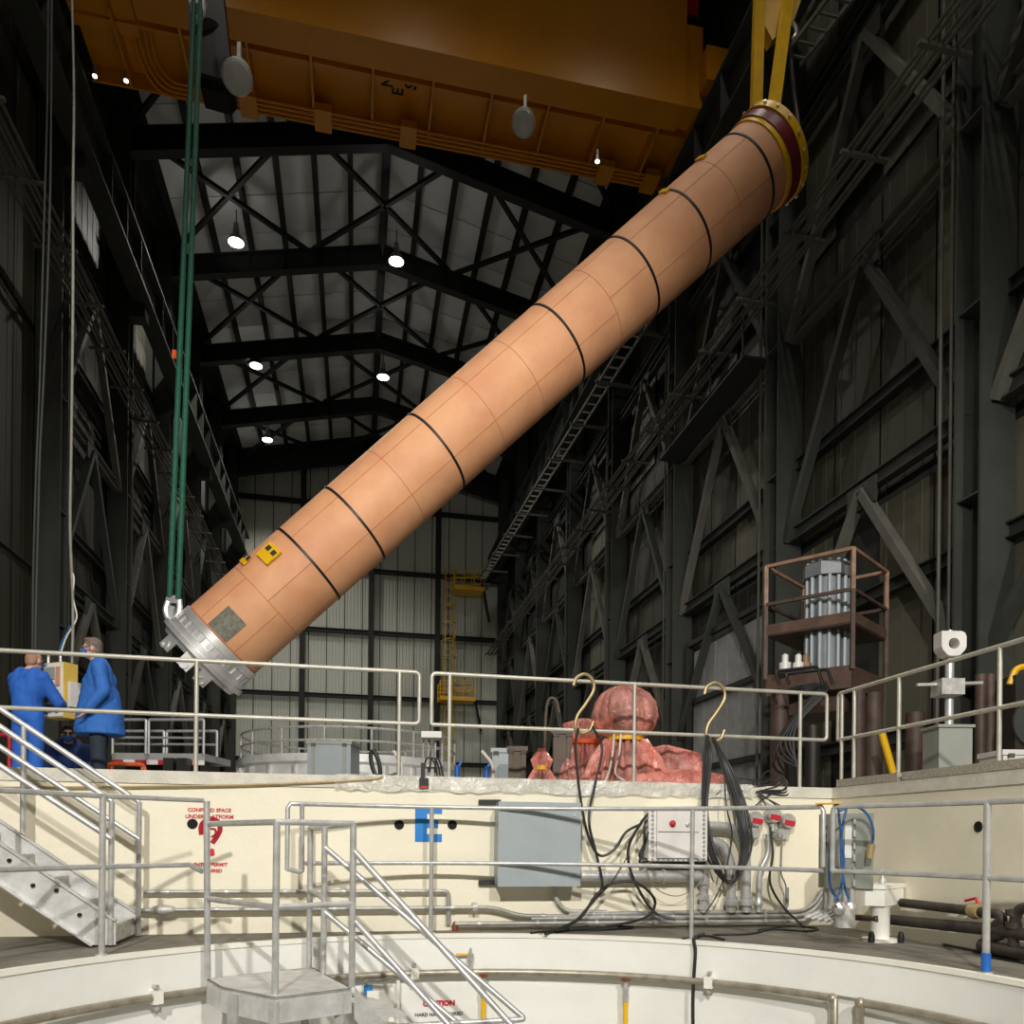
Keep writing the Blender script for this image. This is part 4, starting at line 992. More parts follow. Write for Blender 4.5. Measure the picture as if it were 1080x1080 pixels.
MB().ell(pcirc(908, PZ_-0.005), (0.048, 0.048, 0.048)).build('elbow', 'pipe_steel', t)
for px, nm in ((510, 'yellow hanging hose with steel fitting under the ring pipe, behind the pit stair'), (660, 'yellow hanging hose with steel fitting under the ring pipe, by the black cable')):
    c = pcirc(px, PZ_); t = thing('yellow_hose', nm, 'hose', c-UP*0.9, 'yellow hoses')
    MB().tube([c-UP*0.2, c-UP*1.0], 0.024, 8).build('hose', 'yellow', t)
    MB().lathe(c-UP*0.24, UP, [(0, 0.024), (0, 0.03), (0.06, 0.032), (0.06, 0.024), (0.1, 0.022), (0.1, 0.03), (0.14, 0.03), (0.17, 0.02), (0.22, 0.02)], 12).build('fitting', 'galv', t)
    MB().lathe(c-UP*0.045, UP, [(0, 0.03), (0, 0.045), (0.03, 0.045), (0.03, 0.03)], 12).build('collar', 'copper', t)
c = pcirc(496, PZ_); t = thing('ball_valve', 'small valve with yellow lever on top of the ring pipe', 'valve', c+UP*0.03)
MB().lathe(c+UP*0.03, UP, [(0, 0), (0, 0.022), (0.08, 0.022), (0.08, 0.032), (0.15, 0.032), (0.15, 0.015), (0.2, 0.012), (0.21, 0)], 12).build('body', 'galv', t)
MB().beam(c+UP*0.17, c+UP*0.175-CR*0.14, 0.03, 0.014).build('lever', 'yellow', t)
q = pcirc(393, WZ-0.50, PR-0.08); t = thing('pit_sensor', 'small white bracketed sensor with a blue cap on the pit wall', 'sensor', q-UP*0.2)
MB().box(q-UP*0.12+CR*0.03, (0.16, 0.12, 0.26), CR, AX, UP).build('housing', 'white_paint', t)
MB().cyl(q-CR*0.04-UP*0.02, q-CR*0.04+UP*0.05, 0.04, n=14).build('cap', 'sign_blue', t)
MB().tube(spline([q-CR*0.04+UP*0.05, q-CR*0.06+UP*0.1, q+CR*0.08+UP*0.1, q+CR*0.16+UP*0.12], 5), 0.014, 6).build('lead', 'cable_grey', t)
q = pcirc(420, WZ-0.42, PR-0.03); one('stub_pipe', 'thin white upright pipe on the pit wall behind the stair rails', 'pipe', 'white_paint', MB().tube([q, q-UP*0.8], 0.018, 8))

# ------------------------------------------------------------------ cables on the bay wall
def wc(name, label, pts, r=0.013, m='cable', off=0.2, group='loose cables', cat='cable', rj=0):
    q = []
    for i, p in enumerate(pts):
        o = p[2] if len(p) > 2 else off
        q.append(PV(p[0]+random.uniform(-rj, rj), p[1]+random.uniform(-rj, rj), VB-o))
    return one(name, label, cat, m, MB().tube(spline(q, 7), r, 7), group)
H1 = -0.06   # in front of the upper railing
wc('hanging_cable', 'black cable hanging in a loop from the first brass hook to the bolted box', [(610, 768, H1), (607, 790, H1), (612, 840, 0.08), (620, 880), (632, 902), (648, 896), (660, 878), (676, 869, 0.12)], 0.014)
wc('hanging_cable', 'black cable from the first brass hook down to the walkway heap', [(625, 766, H1), (635, 790, H1), (627, 830, 0.06), (621, 865), (630, 905), (635, 935), (622, 955, 0.24), (606, 972, 0.3), (588, 980, 0.4), (570, 983, 0.5)], 0.014)
wc('hanging_cable', 'black cable looping from the heap up beside the bolted box', [(586, 981, 0.5), (612, 968, 0.34), (628, 945, 0.26), (645, 932), (668, 930), (684, 940), (691, 953), (680, 968, 0.25), (640, 977, 0.36), (600, 980, 0.45)], 0.015)
wc('hanging_cable', 'black cable drooping from the bolted box over the conduits', [(684, 858, 0.2), (676, 868), (664, 890), (663, 910), (672, 935), (690, 962, 0.22), (712, 970, 0.3)], 0.015)
for k in range(4):
    wc('box_lead', 'thin dark lead bunched at the side of the bolted box', [(686, 862+4*k, 0.15), (678+2*k, 868+3*k), (681-k, 885+3*k), (676, 902+3*k), (686, 906, 0.15)], 0.009, off=0.17+0.02*k, group='leads at the bolted box', rj=2)
wc('thin_wire', 'thin grey wire arcing below the bolted box', [(678, 905), (690, 935), (715, 945), (740, 930), (744, 912, 0.15)], 0.005, 'cable_grey')
wc('thin_wire', 'thin grey wire crossing down to the cable heap', [(664, 900), (645, 930), (622, 955), (612, 966)], 0.006, 'cable')
wc('thin_wire', 'thin black wire rising from the floor conduits to the cable bundle', [(745, 962), (758, 940), (766, 915), (772, 880), (766, 850), (764, 815, 0.05)], 0.008, 'cable')
# bundle on the second hook
for k in range(7):
    wc('cable_bundle', 'black cable in the thick bundle looped over the second brass hook',
       [(746, 776, H1), (742+k*1.2, 800, H1), (741+k*0.9, 850, 0.13), (742+k*1.5, 885, 0.2), (745+3*k, 905+2*k), (757+1.5*k, 922+1.5*k), (771, 929-0.5*k+0.8*k), (783-k, 918+k), (791-1.5*k, 896), (791-2*k, 872), (784-2*k, 843, 0.13), (770-1.5*k, 808, H1), (752, 778, H1)], 0.012, off=0.2+0.012*k, group='looped cable bundle', rj=1.0)
for k in range(4):
    wc('tangled_cable', 'thin black cable tangled on the curb above the round fittings', [(758+8*k, 838, 0.03), (776+6*k, 822+3*k, 0.0), (800+6*k, 826, 0.02), (815+5*k, 815+4*k, -0.05), (830, 826+3*k, 0.02), (812-6*k, 836, 0.04), (798+10*k, 852, 0.1)], 0.008, group='tangled curb cables', rj=4)
wc('fitting_cable', 'black cable drooping from the round fittings to the walkway floor', [(812, 872, 0.15), (815, 900), (812, 930), (825, 955, 0.25), (845, 975, 0.4), (848, 978, 0.5)], 0.013)
wc('fitting_cable', 'thin grey cable with inline plug below the round fittings', [(825, 880, 0.16), (824, 910), (824, 922), (829, 935), (830, 958)], 0.008, 'cable_grey')
q = PV(830, 945, VB-0.2); one('grey_sleeve', 'grey plastic sleeve on the thin cable near the cabinet', 'sleeve', 'box_grey', MB().cyl(q-UP*0.11, q+UP*0.09, 0.02, n=10))
one('floor_cable', 'black cable snaking loosely over the walkway floor below the bundle', 'cable', 'cable', MB().tube(spline([PZ(x, y, WZ+0.012) for x, y in ((720, 990), (745, 987), (764, 991), (752, 986), (790, 985), (815, 980), (850, 982), (862, 979), (830, 977), (800, 981))], 6), 0.011, 6))
one('floor_cable_heap', 'black cables spread on the walkway below the grey enclosure', 'cable', 'cable', MB().tube(spline([PZ(x, y, WZ+0.014) for x, y in ((575, 985), (600, 981), (640, 980), (668, 978), (630, 977), (590, 981), (560, 984))], 6), 0.013, 6))
c0 = PC(733, 993, PR-0.02)
one('pit_cable', 'single black cable hanging over the pit edge', 'cable', 'cable', MB().tube(spline([PZ(742, 985, WZ+0.015), Vector((c0.x, c0.y+0.04, WZ+0.02)), Vector((c0.x, c0.y-0.02, WZ-0.1)), Vector((c0.x-0.02, c0.y-0.03, WZ-0.5)), Vector((c0.x-0.01, c0.y-0.03, WZ-1.0))], 6), 0.016, 8))
for k, (pts) in enumerate(([(884, 852, 0), (887, 880, 0), (890, 910, 0), (886, 940, 0), (880, 948, 0)], [(893, 852, 0), (888, 875, 0), (887, 905, 0), (891, 935, 0), (895, 948, 0)], [(878, 852, 0), (876, 885, 0), (875, 930, 0), (884, 950, 0)], [(886, 855, 0), (900, 850, 0), (914, 858, 0), (921, 875, 0), (920, 892, 0)])):
    one('blue_cable', ('blue cable hanging across the cabinet doors, outermost', 'blue cable hanging across the cabinet doors, inner', 'blue cable hanging over the cabinet side', 'blue cable arching over the cabinet top to a brass plug')[k], 'cable', 'cable_blue',
        MB().tube(spline([P(x, y, 6.92) for x, y, _ in pts], 7), 0.011, 8), 'blue cables')
q = P(919, 897, 6.92); one('brass_plug', 'brass connector plug dangling beside the grey corner cabinet', 'plug', 'brass', MB().cyl(q+UP*0.05, q-UP*0.07-CR*0.02, 0.035, 0.028, 12))
# S hooks
for px, nm in ((617, 'brass S hook on the upper railing holding a thin cable loop'), (755, 'brass S hook on the upper railing holding the thick cable bundle')):
    dy = 0 if px < 700 else 9
    pts = [(px-12, 723+dy), (px-9, 715+dy), (px, 711+dy), (px+8, 717+dy), (px+9, 728+dy), (px+1, 742+dy), (px-8, 755+dy), (px-10, 767+dy), (px-4, 773+dy), (px+5, 770+dy), (px+9, 761+dy)]
    one('s_hook', nm, 'hook', 'brass', MB().tube(spline([PV(x, y, VR-0.035) for x, y in pts], 6), 0.017, 8), 'brass S hooks')

# ================================================================== THINGS ON THE DECK
# weathered timbers on the side curb
def rw(px, z, off=0.02): d = ray(px, 825); p = EYE+d*((UR-off)/d.dot(CR)); return Vector((p.x, p.y, z))
for k, (a, b) in enumerate(((882, 946), (951, 1100))):
    one('curb_timber', ('weathered short timber on the side curb beside the railing corner', 'weathered long timber on the side curb under the clevis stand')[k], 'timber', 'wood', MB().prism([rw(a, CURB+0.005), rw(b, CURB+0.005), rw(b, CURB+0.085), rw(a, CURB+0.085)], CR*0.09), 'curb timbers')
# plastic film along the back curb
m = MB(); m.sm = True; vs = []; nn_ = 60
for i in range(nn_+1):
    u = -0.2+(4.4)*i/nn_
    for j, (dv, z) in enumerate(((0.12, CURB+0.012), (-0.02, CURB+0.014), (-0.03, 0.05), (-0.035, -0.02))):
        vs.append(B(u, VB+dv+random.uniform(-0.004, 0.003), z+random.uniform(-0.002, 0.004)*(5 if j == 3 else 1)))
m.add(vs, [(i*4+j, i*4+j+1, i*4+j+5, i*4+j+4) for i in range(nn_) for j in range(3)])
one('curb_film', 'creased clear plastic film taped over the deck curb under the pink bags', 'plastic film', 'clear_film', m)
wc('curb_cable', 'tan cable lying along the back deck curb', [(0, 831, 0.03), (130, 830, 0.03), (260, 828, 0.03), (380, 823, 0.03), (405, 819, 0.0), (420, 815, -0.3)], 0.012, 'brass')
q = PV(447, 826, VB-0.03); t = thing('curb_bracket', 'small dark clamp bracket hanging over the deck curb', 'bracket', q-UP*0.08)
MB().bbox(q, (0.09, 0.05, 0.1)).build('clamp', 'crane_dark', t); MB().bbox(q+UP*0.12-CR*0.01, (0.04, 0.04, 0.16)).build('stem', 'crane_dark', t); MB().bbox(q-UP*0.04-AX*0.028, (0.07, 0.012, 0.02)).build('red_strip', 'red_paint', t)

# pink bagged equipment: pleated plastic film over equipment
def drape(c, prof, nf, amp, sx=1.0, sy=0.9, seed=0, n=120, m=30):
    rnd = random.Random(seed); ph = [rnd.uniform(0, 6.28) for _ in range(6)]; mb = MB(); mb.sm = True; vs = []; fs = []
    for i in range(m+1):
        t_ = i/m*(len(prof)-1); a = min(int(t_), len(prof)-2); f_ = t_-a; f_ = f_*f_*(3-2*f_)
        h = prof[a][0]*(1-f_)+prof[a+1][0]*f_; r = prof[a][1]*(1-f_)+prof[a+1][1]*f_; g = prof[a][2]*(1-f_)+prof[a+1][2]*f_
        for k in range(n):
            th = 2*math.pi*k/n
            fold = abs(math.sin(nf*th/2+ph[0]+0.8*math.sin(3*th+ph[1])+h*1.2))-0.5+0.5*(abs(math.sin(nf*0.8*th+ph[2]+h*3))-0.5)
            lump = noise.noise(Vector((math.cos(th)*1.7+seed, math.sin(th)*1.7, h*2.6)))*0.14+noise.noise(Vector((math.cos(th)*5+seed, math.sin(th)*5, h*9)))*0.02
            rr_ = r*(1+lump)+amp*g*fold
            vs.append(c+Vector((math.cos(th)*rr_*sx, math.sin(th)*rr_*sy, h+0.02*fold*g)))
    for i in range(m): fs += [(i*n+k, i*n+(k+1) % n, (i+1)*n+(k+1) % n, (i+1)*n+k) for k in range(n)]
    mb.add(vs, fs); return mb
def ground(px, Y): return Vector((P(px, 800, Y).x, Y, 0))
def zat(px, py, Y): return P(px, py, Y).z
Yb = 9.6; g0 = ground(659, Yb); zk = zat(659, 779, Yb); zt = zat(659, 724, Yb)
t = thing('bagged_equipment', 'tall equipment wrapped in pink plastic film with a yellow tie below the bulb', 'wrapped equipment', g0)
drape(g0, [(zk-0.02, 0.17, 1.6), (zk+0.05, 0.28, 1.1), (zk+0.14, 0.345, 0.8), (zk+0.26, 0.375, 0.5), (zt-0.2, 0.36, 0.4), (zt-0.1, 0.29, 0.4), (zt-0.03, 0.18, 0.4), (zt+0.005, 0.06, 0.3), (zt+0.01, 0.002, 0.0)], 18, 0.035, 1.0, 0.95, 1).build('film_bulb', 'pink_film', t)
drape(g0, [(0.01, 0.62, 1.0), (0.2, 0.52, 1.2), (zk-0.22, 0.34, 1.2), (zk-0.02, 0.16, 1.4)], 16, 0.10, 1.0, 0.7, 2).build('film_skirt', 'pink_film', t)
MB().lathe(Vector((g0.x, g0.y, zk-0.03)), UP, [(0, 0.15), (0, 0.215), (0.06, 0.215), (0.06, 0.15)], 24).build('yellow_tie', 'yellow', t)
MB().cyl(g0+UP*0.01, Vector((g0.x, g0.y, zt-0.12)), 0.12, 0.15, 14).build('inner_column', 'steel_light', t)
MB().box(g0+UP*0.2, (0.5, 0.3, 0.4)).build('inner_case', 'steel_light', t)
for k, x in enumerate((646, 653)): MB().tube(spline([P(x+2, 772, Yb-0.42), P(x, 795, Yb-0.5), P(x-4, 815, Yb-0.5), P(x-8+14*k, 824, Yb-0.5)], 5), 0.012, 6).build('white_cord', 'cable_white', t)
def bag(label, px, Y, prof, nf, amp, sx, sy, seed, tie=None):
    g = ground(px, Y); t = thing('bagged_equipment', label, 'wrapped equipment', g)
    drape(g, prof, nf, amp, sx, sy, seed).build('film_wrap', 'pink_film', t)
    if tie: MB().lathe(g+UP*tie[0], UP, [(0, tie[1]*0.6), (0, tie[1]), (0.05, tie[1]), (0.05, tie[1]*0.6)], 20).build('tie', tie[2], t)
    h = prof[-2][0]; MB().box(g+UP*h*0.3, (0.14*sx, 0.12, h*0.5)).build('inner_case', 'steel_light', t)
bag('lower pink wrapped equipment with an orange tie beside the brass hook', 616, 10.5, [(0.01, 0.38, 1), (0.35, 0.34, 1), (zat(612, 786, 10.5), 0.16, 1.2), (zat(612, 778, 10.5), 0.2, 1.2), (zat(612, 764, 10.5), 0.24, 0.7), (zat(612, 758, 10.5), 0.05, 0.2)], 14, 0.06, 1.0, 0.8, 5, (zat(612, 785, 10.5), 0.19, 'orange_tag'))
bag('pink wrapped hump sloping down beside the tall pink bag', 702, 10.3, [(0.01, 0.5, 1), (0.2, 0.46, 1), (zat(702, 795, 10.3), 0.3, 1.0), (zat(702, 786, 10.3), 0.02, 0.2)], 14, 0.09, 1.25, 0.7, 9)
bag('flat pink plastic heap trailing along the curb toward the cable bundle', 722, 9.2, [(0.01, 0.4, 1), (0.12, 0.42, 1), (0.26, 0.3, 1), (0.33, 0.02, 0.2)], 12, 0.08, 1.5, 0.6, 12)
bag('small pink wrapped bundle with yellow tie beside the brown box', 571, 9.8, [(0.01, 0.16, 1), (0.2, 0.17, 1), (zat(571, 812, 9.8), 0.07, 1), (zat(571, 803, 9.8), 0.10, 1.2), (zat(571, 790, 9.8), 0.02, 0.6)], 10, 0.04, 1.1, 0.9, 15, (zat(571, 812, 9.8), 0.085, 'yellow'))
# brown and grey boxes, brackets
def sbox(name, label, cat, x0, y0, x1, y1, Y, dep, m, trim=None):
    a, b = P(x0, y1, Y), P(x1, y0, Y); 
    t = thing(name, label, cat, Vector(((a.x+b.x)/2, Y+dep/2, 0.0)))
    zt = b.z; wd = b.x-a.x; cx = (a.x+b.x)/2
    MB().box((cx, Y+dep/2, zt/2), (wd, dep, zt)).build('body', m, t)
    MB().box((cx, Y+dep/2, zt-0.02), (wd+0.04, dep+0.04, 0.06)).build('lid', trim or m, t)
    for s_ in (-1, 1): MB().box((cx+s_*wd*0.36, Y-0.012, zt/2), (0.05, 0.025, zt*0.98)).build('stile', trim or m, t)
    for s_ in (-1, 1): MB().box((cx+s_*wd*0.36, Y-0.02, zt-0.06), (0.07, 0.03, 0.05)).build('latch', 'steel_light', t)
    return t
sbox('grey_crate', 'blue-grey hard equipment crate standing before the round tank', 'crate', 324, 782, 370, 818, 13.5, 0.7, 'box_grey', 'cab_grey')
sbox('brown_box', 'tall brown equipment box beside the small pink bundle', 'box', 536, 788, 555, 822, 10.2, 0.3, 'brown_box')
sbox('grey_box', 'low grey metal box behind the brown box', 'box', 519, 790, 548, 822, 10.9, 0.4, 'box_grey')
sbox('brown_box', 'dark brown equipment box between the pink bags', 'box', 583, 770, 603, 822, 10.4, 0.35, 'brown_box')
t = thing('hose_stand', 'thin curved dark tube stand behind the brown box', 'stand', Vector((P(576, 800, 10.8).x, 10.8, 0)))
MB().tube(spline([P(575, 835, 10.8), P(575, 770, 10.8), P(578, 740, 10.8), P(586, 738, 10.8), P(590, 752, 10.8)], 6), 0.02, 8).build('tube', 'brown_box', t)
MB().lathe((t.location.x, 10.8, 0), UP, [(0, 0), (0, 0.15), (0.03, 0.15), (0.04, 0)], 16).build('base', 'crane_dark', t)
# scattered small frames near the upper railing gap
t = thing('wire_cart', 'small wire cart with white tray behind the upper railing gap', 'cart', Vector((P(456, 800, 10.5).x, 10.5, 0)))
for x in (446, 452, 459, 466): 
    q = P(x, 800, 10.5); MB().tube([Vector((q.x, 10.5, 0.02)), Vector((q.x, 10.5, P(x, 776, 10.5).z))], 0.014, 6).build('upright', 'galv_dull', t)
a, b = P(446, 776, 10.5), P(467, 776, 10.5); MB().box((a+b)/2, ((b-a).x, 0.3, 0.08)).build('tray', 'jbox', t); MB().box(Vector(((a+b).x/2, 10.5, 0.45)), ((b-a).x, 0.3, 0.03)).build('shelf', 'galv_dull', t)
for k in range(3): MB().tube(spline([P(447+6*k, 815, 10.3), P(450+5*k, 800, 10.3), P(458+3*k, 804, 10.3), P(462+3*k, 822, 10.3)], 5), 0.012, 6).build('lead', 'cable', t)
for k, (x0, x1, nm) in enumerate(((415, 424, 'bent white tube stand beside the railing post'), (508, 520, 'bent white tube stand near the blue clamps'))):
    one('tube_stand', nm, 'stand', 'cable_white', MB().tube(fillet([P(x0, 792, 10.2), P(x1, 806, 10.2), Vector((P(x1, 830, 10.2).x, 10.2, 0))], 0.08), 0.022, 8))
one('black_hoop', 'black rubber hoop leaning behind the curb beside the crate', 'hoop', 'cable', MB().tube([P(396+5*math.sin(a)*0.8+3*math.cos(a), 806+14*math.cos(a), 11) for a in [2*math.pi*i/20 for i in range(20)]], 0.03, 8, True))
for k, (px, c_) in enumerate(((482, 'tape_blue'), (513, 'tape_blue'))):
    q = P(px, 812, 10.6); t = thing('blue_clamp', ('blue hand clamp standing beside the wire cart', 'blue hand clamp standing beside the bent tube stand')[k], 'clamp', Vector((q.x, q.y, 0)))
    MB().cyl(Vector((q.x, q.y, 0.0)), q+UP*0.05, 0.05, 0.03, 10).build('body', c_, t); MB().beam(q, q+Vector((0.06, 0, 0.12)), 0.02, 0.03).build('handle', c_, t); MB().lathe(Vector((q.x, q.y, 0)), UP, [(0, 0), (0, 0.09), (0.05, 0.09), (0.06, 0)], 12).build('foot', 'white_paint', t)

# round silver vessel with guard rail
ct = Vector((P(370, 800, 17.5).x, 17.5, 0)); Rv = 2.25
t = thing('round_vessel', 'low round silver vessel with a thin railing round its rim', 'vessel', ct)
MB().lathe(ct, UP, [(0, 0), (0, Rv), (0.9, Rv), (0.95, Rv+0.06), (1.1, Rv+0.06), (1.12, Rv-0.2), (1.2, 0)], 64).build('shell', 'silver_tank', t)
zt = P(300, 777, 17.5-Rv).z+0.2
for z in (zt, zt*0.5+0.55): MB().tube([ct+Vector((math.cos(a)*Rv, math.sin(a)*Rv, z)) for a in [2*math.pi*i/48 for i in range(48)]], 0.025, 6, True).build('guard_rail', 'galv_dull', t)
for k in range(16): a = 2*math.pi*k/16; o = ct+Vector((math.cos(a)*Rv, math.sin(a)*Rv, 1.1)); MB().tube([o, Vector((o.x, o.y, zt))], 0.025, 6).build('guard_post', 'galv_dull', t)
for k in range(24): a = 2*math.pi*k/24; o = ct+Vector((math.cos(a)*(Rv+0.01), math.sin(a)*(Rv+0.01), 0.45)); MB().box(o, (0.04, 0.12, 0.9), Vector((-math.sin(a), math.cos(a), 0))).build('shell_rib', 'galv_dull', t)
# lift platform with guard rails, reflective strip
Yl = 14.0
def LP(x, y): return P(x, y, Yl)
zp = LP(180, 803).z
t = thing('lift_platform', 'grey work platform with guard rails and red-white reflective strip', 'platform', Vector((LP(175, 800).x, Yl+0.6, 0)))
a, b = LP(118, 800), LP(216, 800)
MB().box(Vector(((a.x+b.x)/2, Yl+0.6, zp+0.08)), (b.x-a.x, 1.2, 0.12)).build('deck', 'lift_grey', t)
for k in range(8):
    x = a.x+(b.x-a.x)*(k+0.5)/8; MB().box(Vector((x, Yl-0.006, zp-0.02)), ((b.x-a.x)/8*0.98, 0.012, 0.08)).build('reflective_strip', 'red_paint' if k % 2 == 0 else 'white_paint', t)
MB().box(Vector(((a.x+b.x)/2, Yl+0.6, zp/2)), ((b.x-a.x)*0.8, 0.8, zp*0.98)).build('chassis', 'crane_dark', t)
for x0, x1, yt in ((119, 154, 759), (157, 215, 759), (119, 173, 771), (176, 229, 771)):
    dy_ = 0 if yt < 765 else 0.35
    pa, pb = P(x0, yt, Yl+dy_), P(x1, yt, Yl+dy_)
    MB().tube(fillet([Vector((pa.x, pa.y, zp+0.12)), pa, pb, Vector((pb.x, pb.y, zp+0.12))], 0.03), 0.025, 6).build('guard_frame', 'lift_grey', t)
    zm = (zp+pa.z)/2+0.05; MB().tube([Vector((pa.x, pa.y, zm)), Vector((pb.x, pb.y, zm))], 0.022, 6).build('mid_rail', 'lift_grey', t)
for x in (184, 198):
    q = LP(x, 800); MB().box(Vector((q.x, Yl-0.15, 0.42)), (0.17, 0.2, 0.84)).build('control_box', 'crane_dark', t)
for x0, x1, dz in ((118, 150, 0.0), (124, 163, -0.04)):
    one('orange_barrier', ('orange tube barrier frame in front of the work platform, taller', 'orange tube barrier frame in front of the work platform, lower')[x0 > 120], 'barrier', 'orange_frame', MB().tube(fillet([Vector((P(x0, 800, 12.4).x, 12.4+dz*8, 0)), Vector((P(x0, 800, 12.4).x, 12.4+dz*8, P(x0, 805, 12.4).z+dz)), Vector((P(x1, 800, 12.4).x, 12.4+dz*8, P(x1, 806, 12.4).z+dz)), Vector((P(x1+5, 800, 12.4).x, 12.4+dz*8, 0))], 0.06), 0.028, 8), 'orange barriers')
for k, (x, nm) in enumerate(((4, 'red tube cart handle behind the bald worker'), (69, 'red tube upright between the two standing workers'))):
    q = P(x, 800, 12.2 if k else 11.2); 
    one('red_frame', nm, 'frame', 'red_paint', MB().tube(fillet([Vector((q.x-0.16, q.y, 0)), Vector((q.x-0.16, q.y, P(x, 775+8*k, q.y).z)), Vector((q.x+0.08, q.y, P(x, 775+8*k, q.y).z)), Vector((q.x+0.08, q.y, 0))], 0.06), 0.03, 8), 'red tube frames')

# ------------------------------------------------------------------ rusty tower with ribbed cylinder
Fc, Lc, Rc = P(900, 578, 12.0), P(808, 598, 12.87), P(935, 603, 13.05)
def hz(p, z): return Vector((p.x, p.y, z))
Bc = Lc+Rc-Fc
zt = Fc.z; zm = P(900, 621, 12).z; zp = P(900, 657, 12).z; zb_ = P(900, 702, 12).z
t = thing('rusty_tower', 'rusty steel tower with guard rails, plates and a ribbed grey cylinder', 'tower', hz(Fc, 0))
cs = [Lc, Fc, Rc, Bc]
for c in cs:
    MB().beam(hz(c, zb_-0.05), hz(c, zm), 0.06, 0.06).build('corner_post', 'rust_post', t); MB().beam(hz(c, zm), hz(c, zt), 0.06, 0.06).build('corner_post', 'rust_rail', t)
for i in range(4):
    a, b = cs[i], cs[(i+1) % 4]
    MB().beam(hz(a, zt), hz(b, zt), 0.05, 0.05).build('top_rail', 'rust_rail', t); MB().beam(hz(a, zm), hz(b, zm), 0.05, 0.05).build('mid_rail', 'rust_post', t)
    MB().beam(hz(a, zp+0.1), hz(b, zp+0.1), 0.03, 0.16).build('toe_board', 'rust', t)
MB().prism([hz(c, zp) for c in cs], UP*0.05).build('upper_plate', 'rust_post', t)
mid = (Fc+Bc)/2
MB().prism([hz(mid+(c-mid)*0.98, zb_-0.32) for c in cs], UP*0.34).build('crosshead', 'rust', t)
MB().prism([hz(mid+(c-mid)*0.7, zb_-0.62) for c in cs], UP*0.3).build('lower_crosshead', 'rust_post', t)
cc = hz(P(872, 650, 12.7), 0)
MB().cyl(hz(cc, zb_), hz(cc, P(872, 612, 12.7).z), 0.28, n=32).build('cylinder', 'cyl_grey', t)
for k in range(14):
    a = 2*math.pi*k/14; o = cc+Vector((math.cos(a), math.sin(a), 0))*0.31; MB().cyl(hz(o, zb_), hz(o, P(872, 606, 12.7).z), 0.032, n=8).build('tie_rod', 'box_grey', t)
zc = P(872, 612, 12.7).z; MB().prism([hz(cc+Vector((math.cos(a), math.sin(a), 0))*0.38, zc) for a in [math.pi/4*i+0.2 for i in range(8)]], UP*0.2).build('cap', 'cyl_grey', t)
for k in range(14): a = 2*math.pi*k/14; o = cc+Vector((math.cos(a), math.sin(a), 0))*0.3; MB().cyl(hz(o, zc+0.2), hz(o, zc+0.25), 0.03, n=6).build('rod_nut', 'galv', t)
for px, py in ((842, 697), (850, 690), (828, 700)):
    q = hz(P(px, py, 12.5), zb_+0.02); MB().lathe(q, UP, [(0, 0), (0, 0.09), (0.12, 0.09), (0.12, 0.05), (0.24, 0.05), (0.27, 0)], 12).build('valve_fitting', 'jbox' if px != 850 else 'rust_rail', t)
for px in (822, 905, 921, 965):
    Yq = 12.6 if px != 905 else 12.2; q = hz(P(px, 780, Yq), 0); MB().cyl(q, hz(q, zb_-0.3 if px < 950 else 1.55), 0.14 if px != 905 else 0.1, n=18).build('leg', 'rust_post', t)
for dx in (0, 0.35): MB().tube(fillet([P(822+dx*30, 722, 11.9), P(818+dx*30, 708-dx*-8, 11.9), P(862+dx*30, 703+dx*8, 11.9), P(868+dx*30, 722, 11.9)], 0.05), 0.025, 8).build('hose_guard', 'black_plain', t)
for k in range(5): MB().tube(spline([P(830+8*k, 728, 11.95), P(850, 722+3*k, 11.85), P(872-3*k, 728, 11.9), P(838-5*k, 770+5*k, 12), P(842+6*k, 820, 12)], 6), 0.022, 6).build('hydraulic_hose', 'cable', t)
# hydraulic bits below the tower
for k, (px, m_) in enumerate(((857, 'yellow'), (937, 'yellow'))):
    q = P(px, 772 if k == 0 else 780, 11.7)
    t = thing('hydraulic_jack', ('small yellow hydraulic jack under the rusty tower', 'slanted yellow hydraulic ram beside the tower leg')[k], 'jack', hz(q, 0))
    if k == 0: MB().cyl(hz(q, 0), q+UP*0.08, 0.11, n=14).build('body', 'crane_dark', t); MB().ell(q, (0.07, 0.07, 0.1)).build('cap', 'yellow', t)
    else: MB().tube([q+Vector((-0.1, 0, 0.1)), hz(q, 0.1)+Vector((0.2, 0, 0))], 0.055, 10).build('body', 'yellow', t); MB().lathe(hz(q, 0)+Vector((0.2, 0, 0)), UP, [(0, 0), (0, 0.14), (0.1, 0.14), (0.12, 0)], 14).build('foot', 'crane_dark', t)
# clevis stand
q = P(1008, 820, 8.7); x0 = q.x; t = thing('clevis_stand', 'bright clevis eye block on a rod above a grey box by the side railing', 'clevis', Vector((x0, 8.7, 0)))
z_ = lambda py: P(1008, py, 8.7).z
MB().box((x0-0.02, 8.85, z_(766)/2), (0.36, 0.36, z_(766))).build('base_box', 'cab_grey', t); MB().box((x0-0.02, 8.85, z_(766)), (0.40, 0.40, 0.03)).build('lid', 'cab_grey', t)
MB().cyl((x0, 8.85, z_(766)), (x0, 8.85, z_(690)), 0.045, n=16).build('rod', 'bright_metal', t)
MB().box((x0-0.02, 8.85, z_(723)), (0.25, 0.25, z_(715)-z_(732))).build('block', 'galv_dull', t)
MB().beam((x0-0.36, 8.85, z_(720)), (x0+0.36, 8.85, z_(717)), 0.04, 0.03).build('cross_bar', 'galv', t)
m = MB(); zc = z_(677); n = 24; outer = []; s_ = 0.135
poly = [(-1, 1), (0.75, 1), (1, 0.75), (1, -0.4), (0.45, -1), (-0.45, -1), (-1, -0.4)]
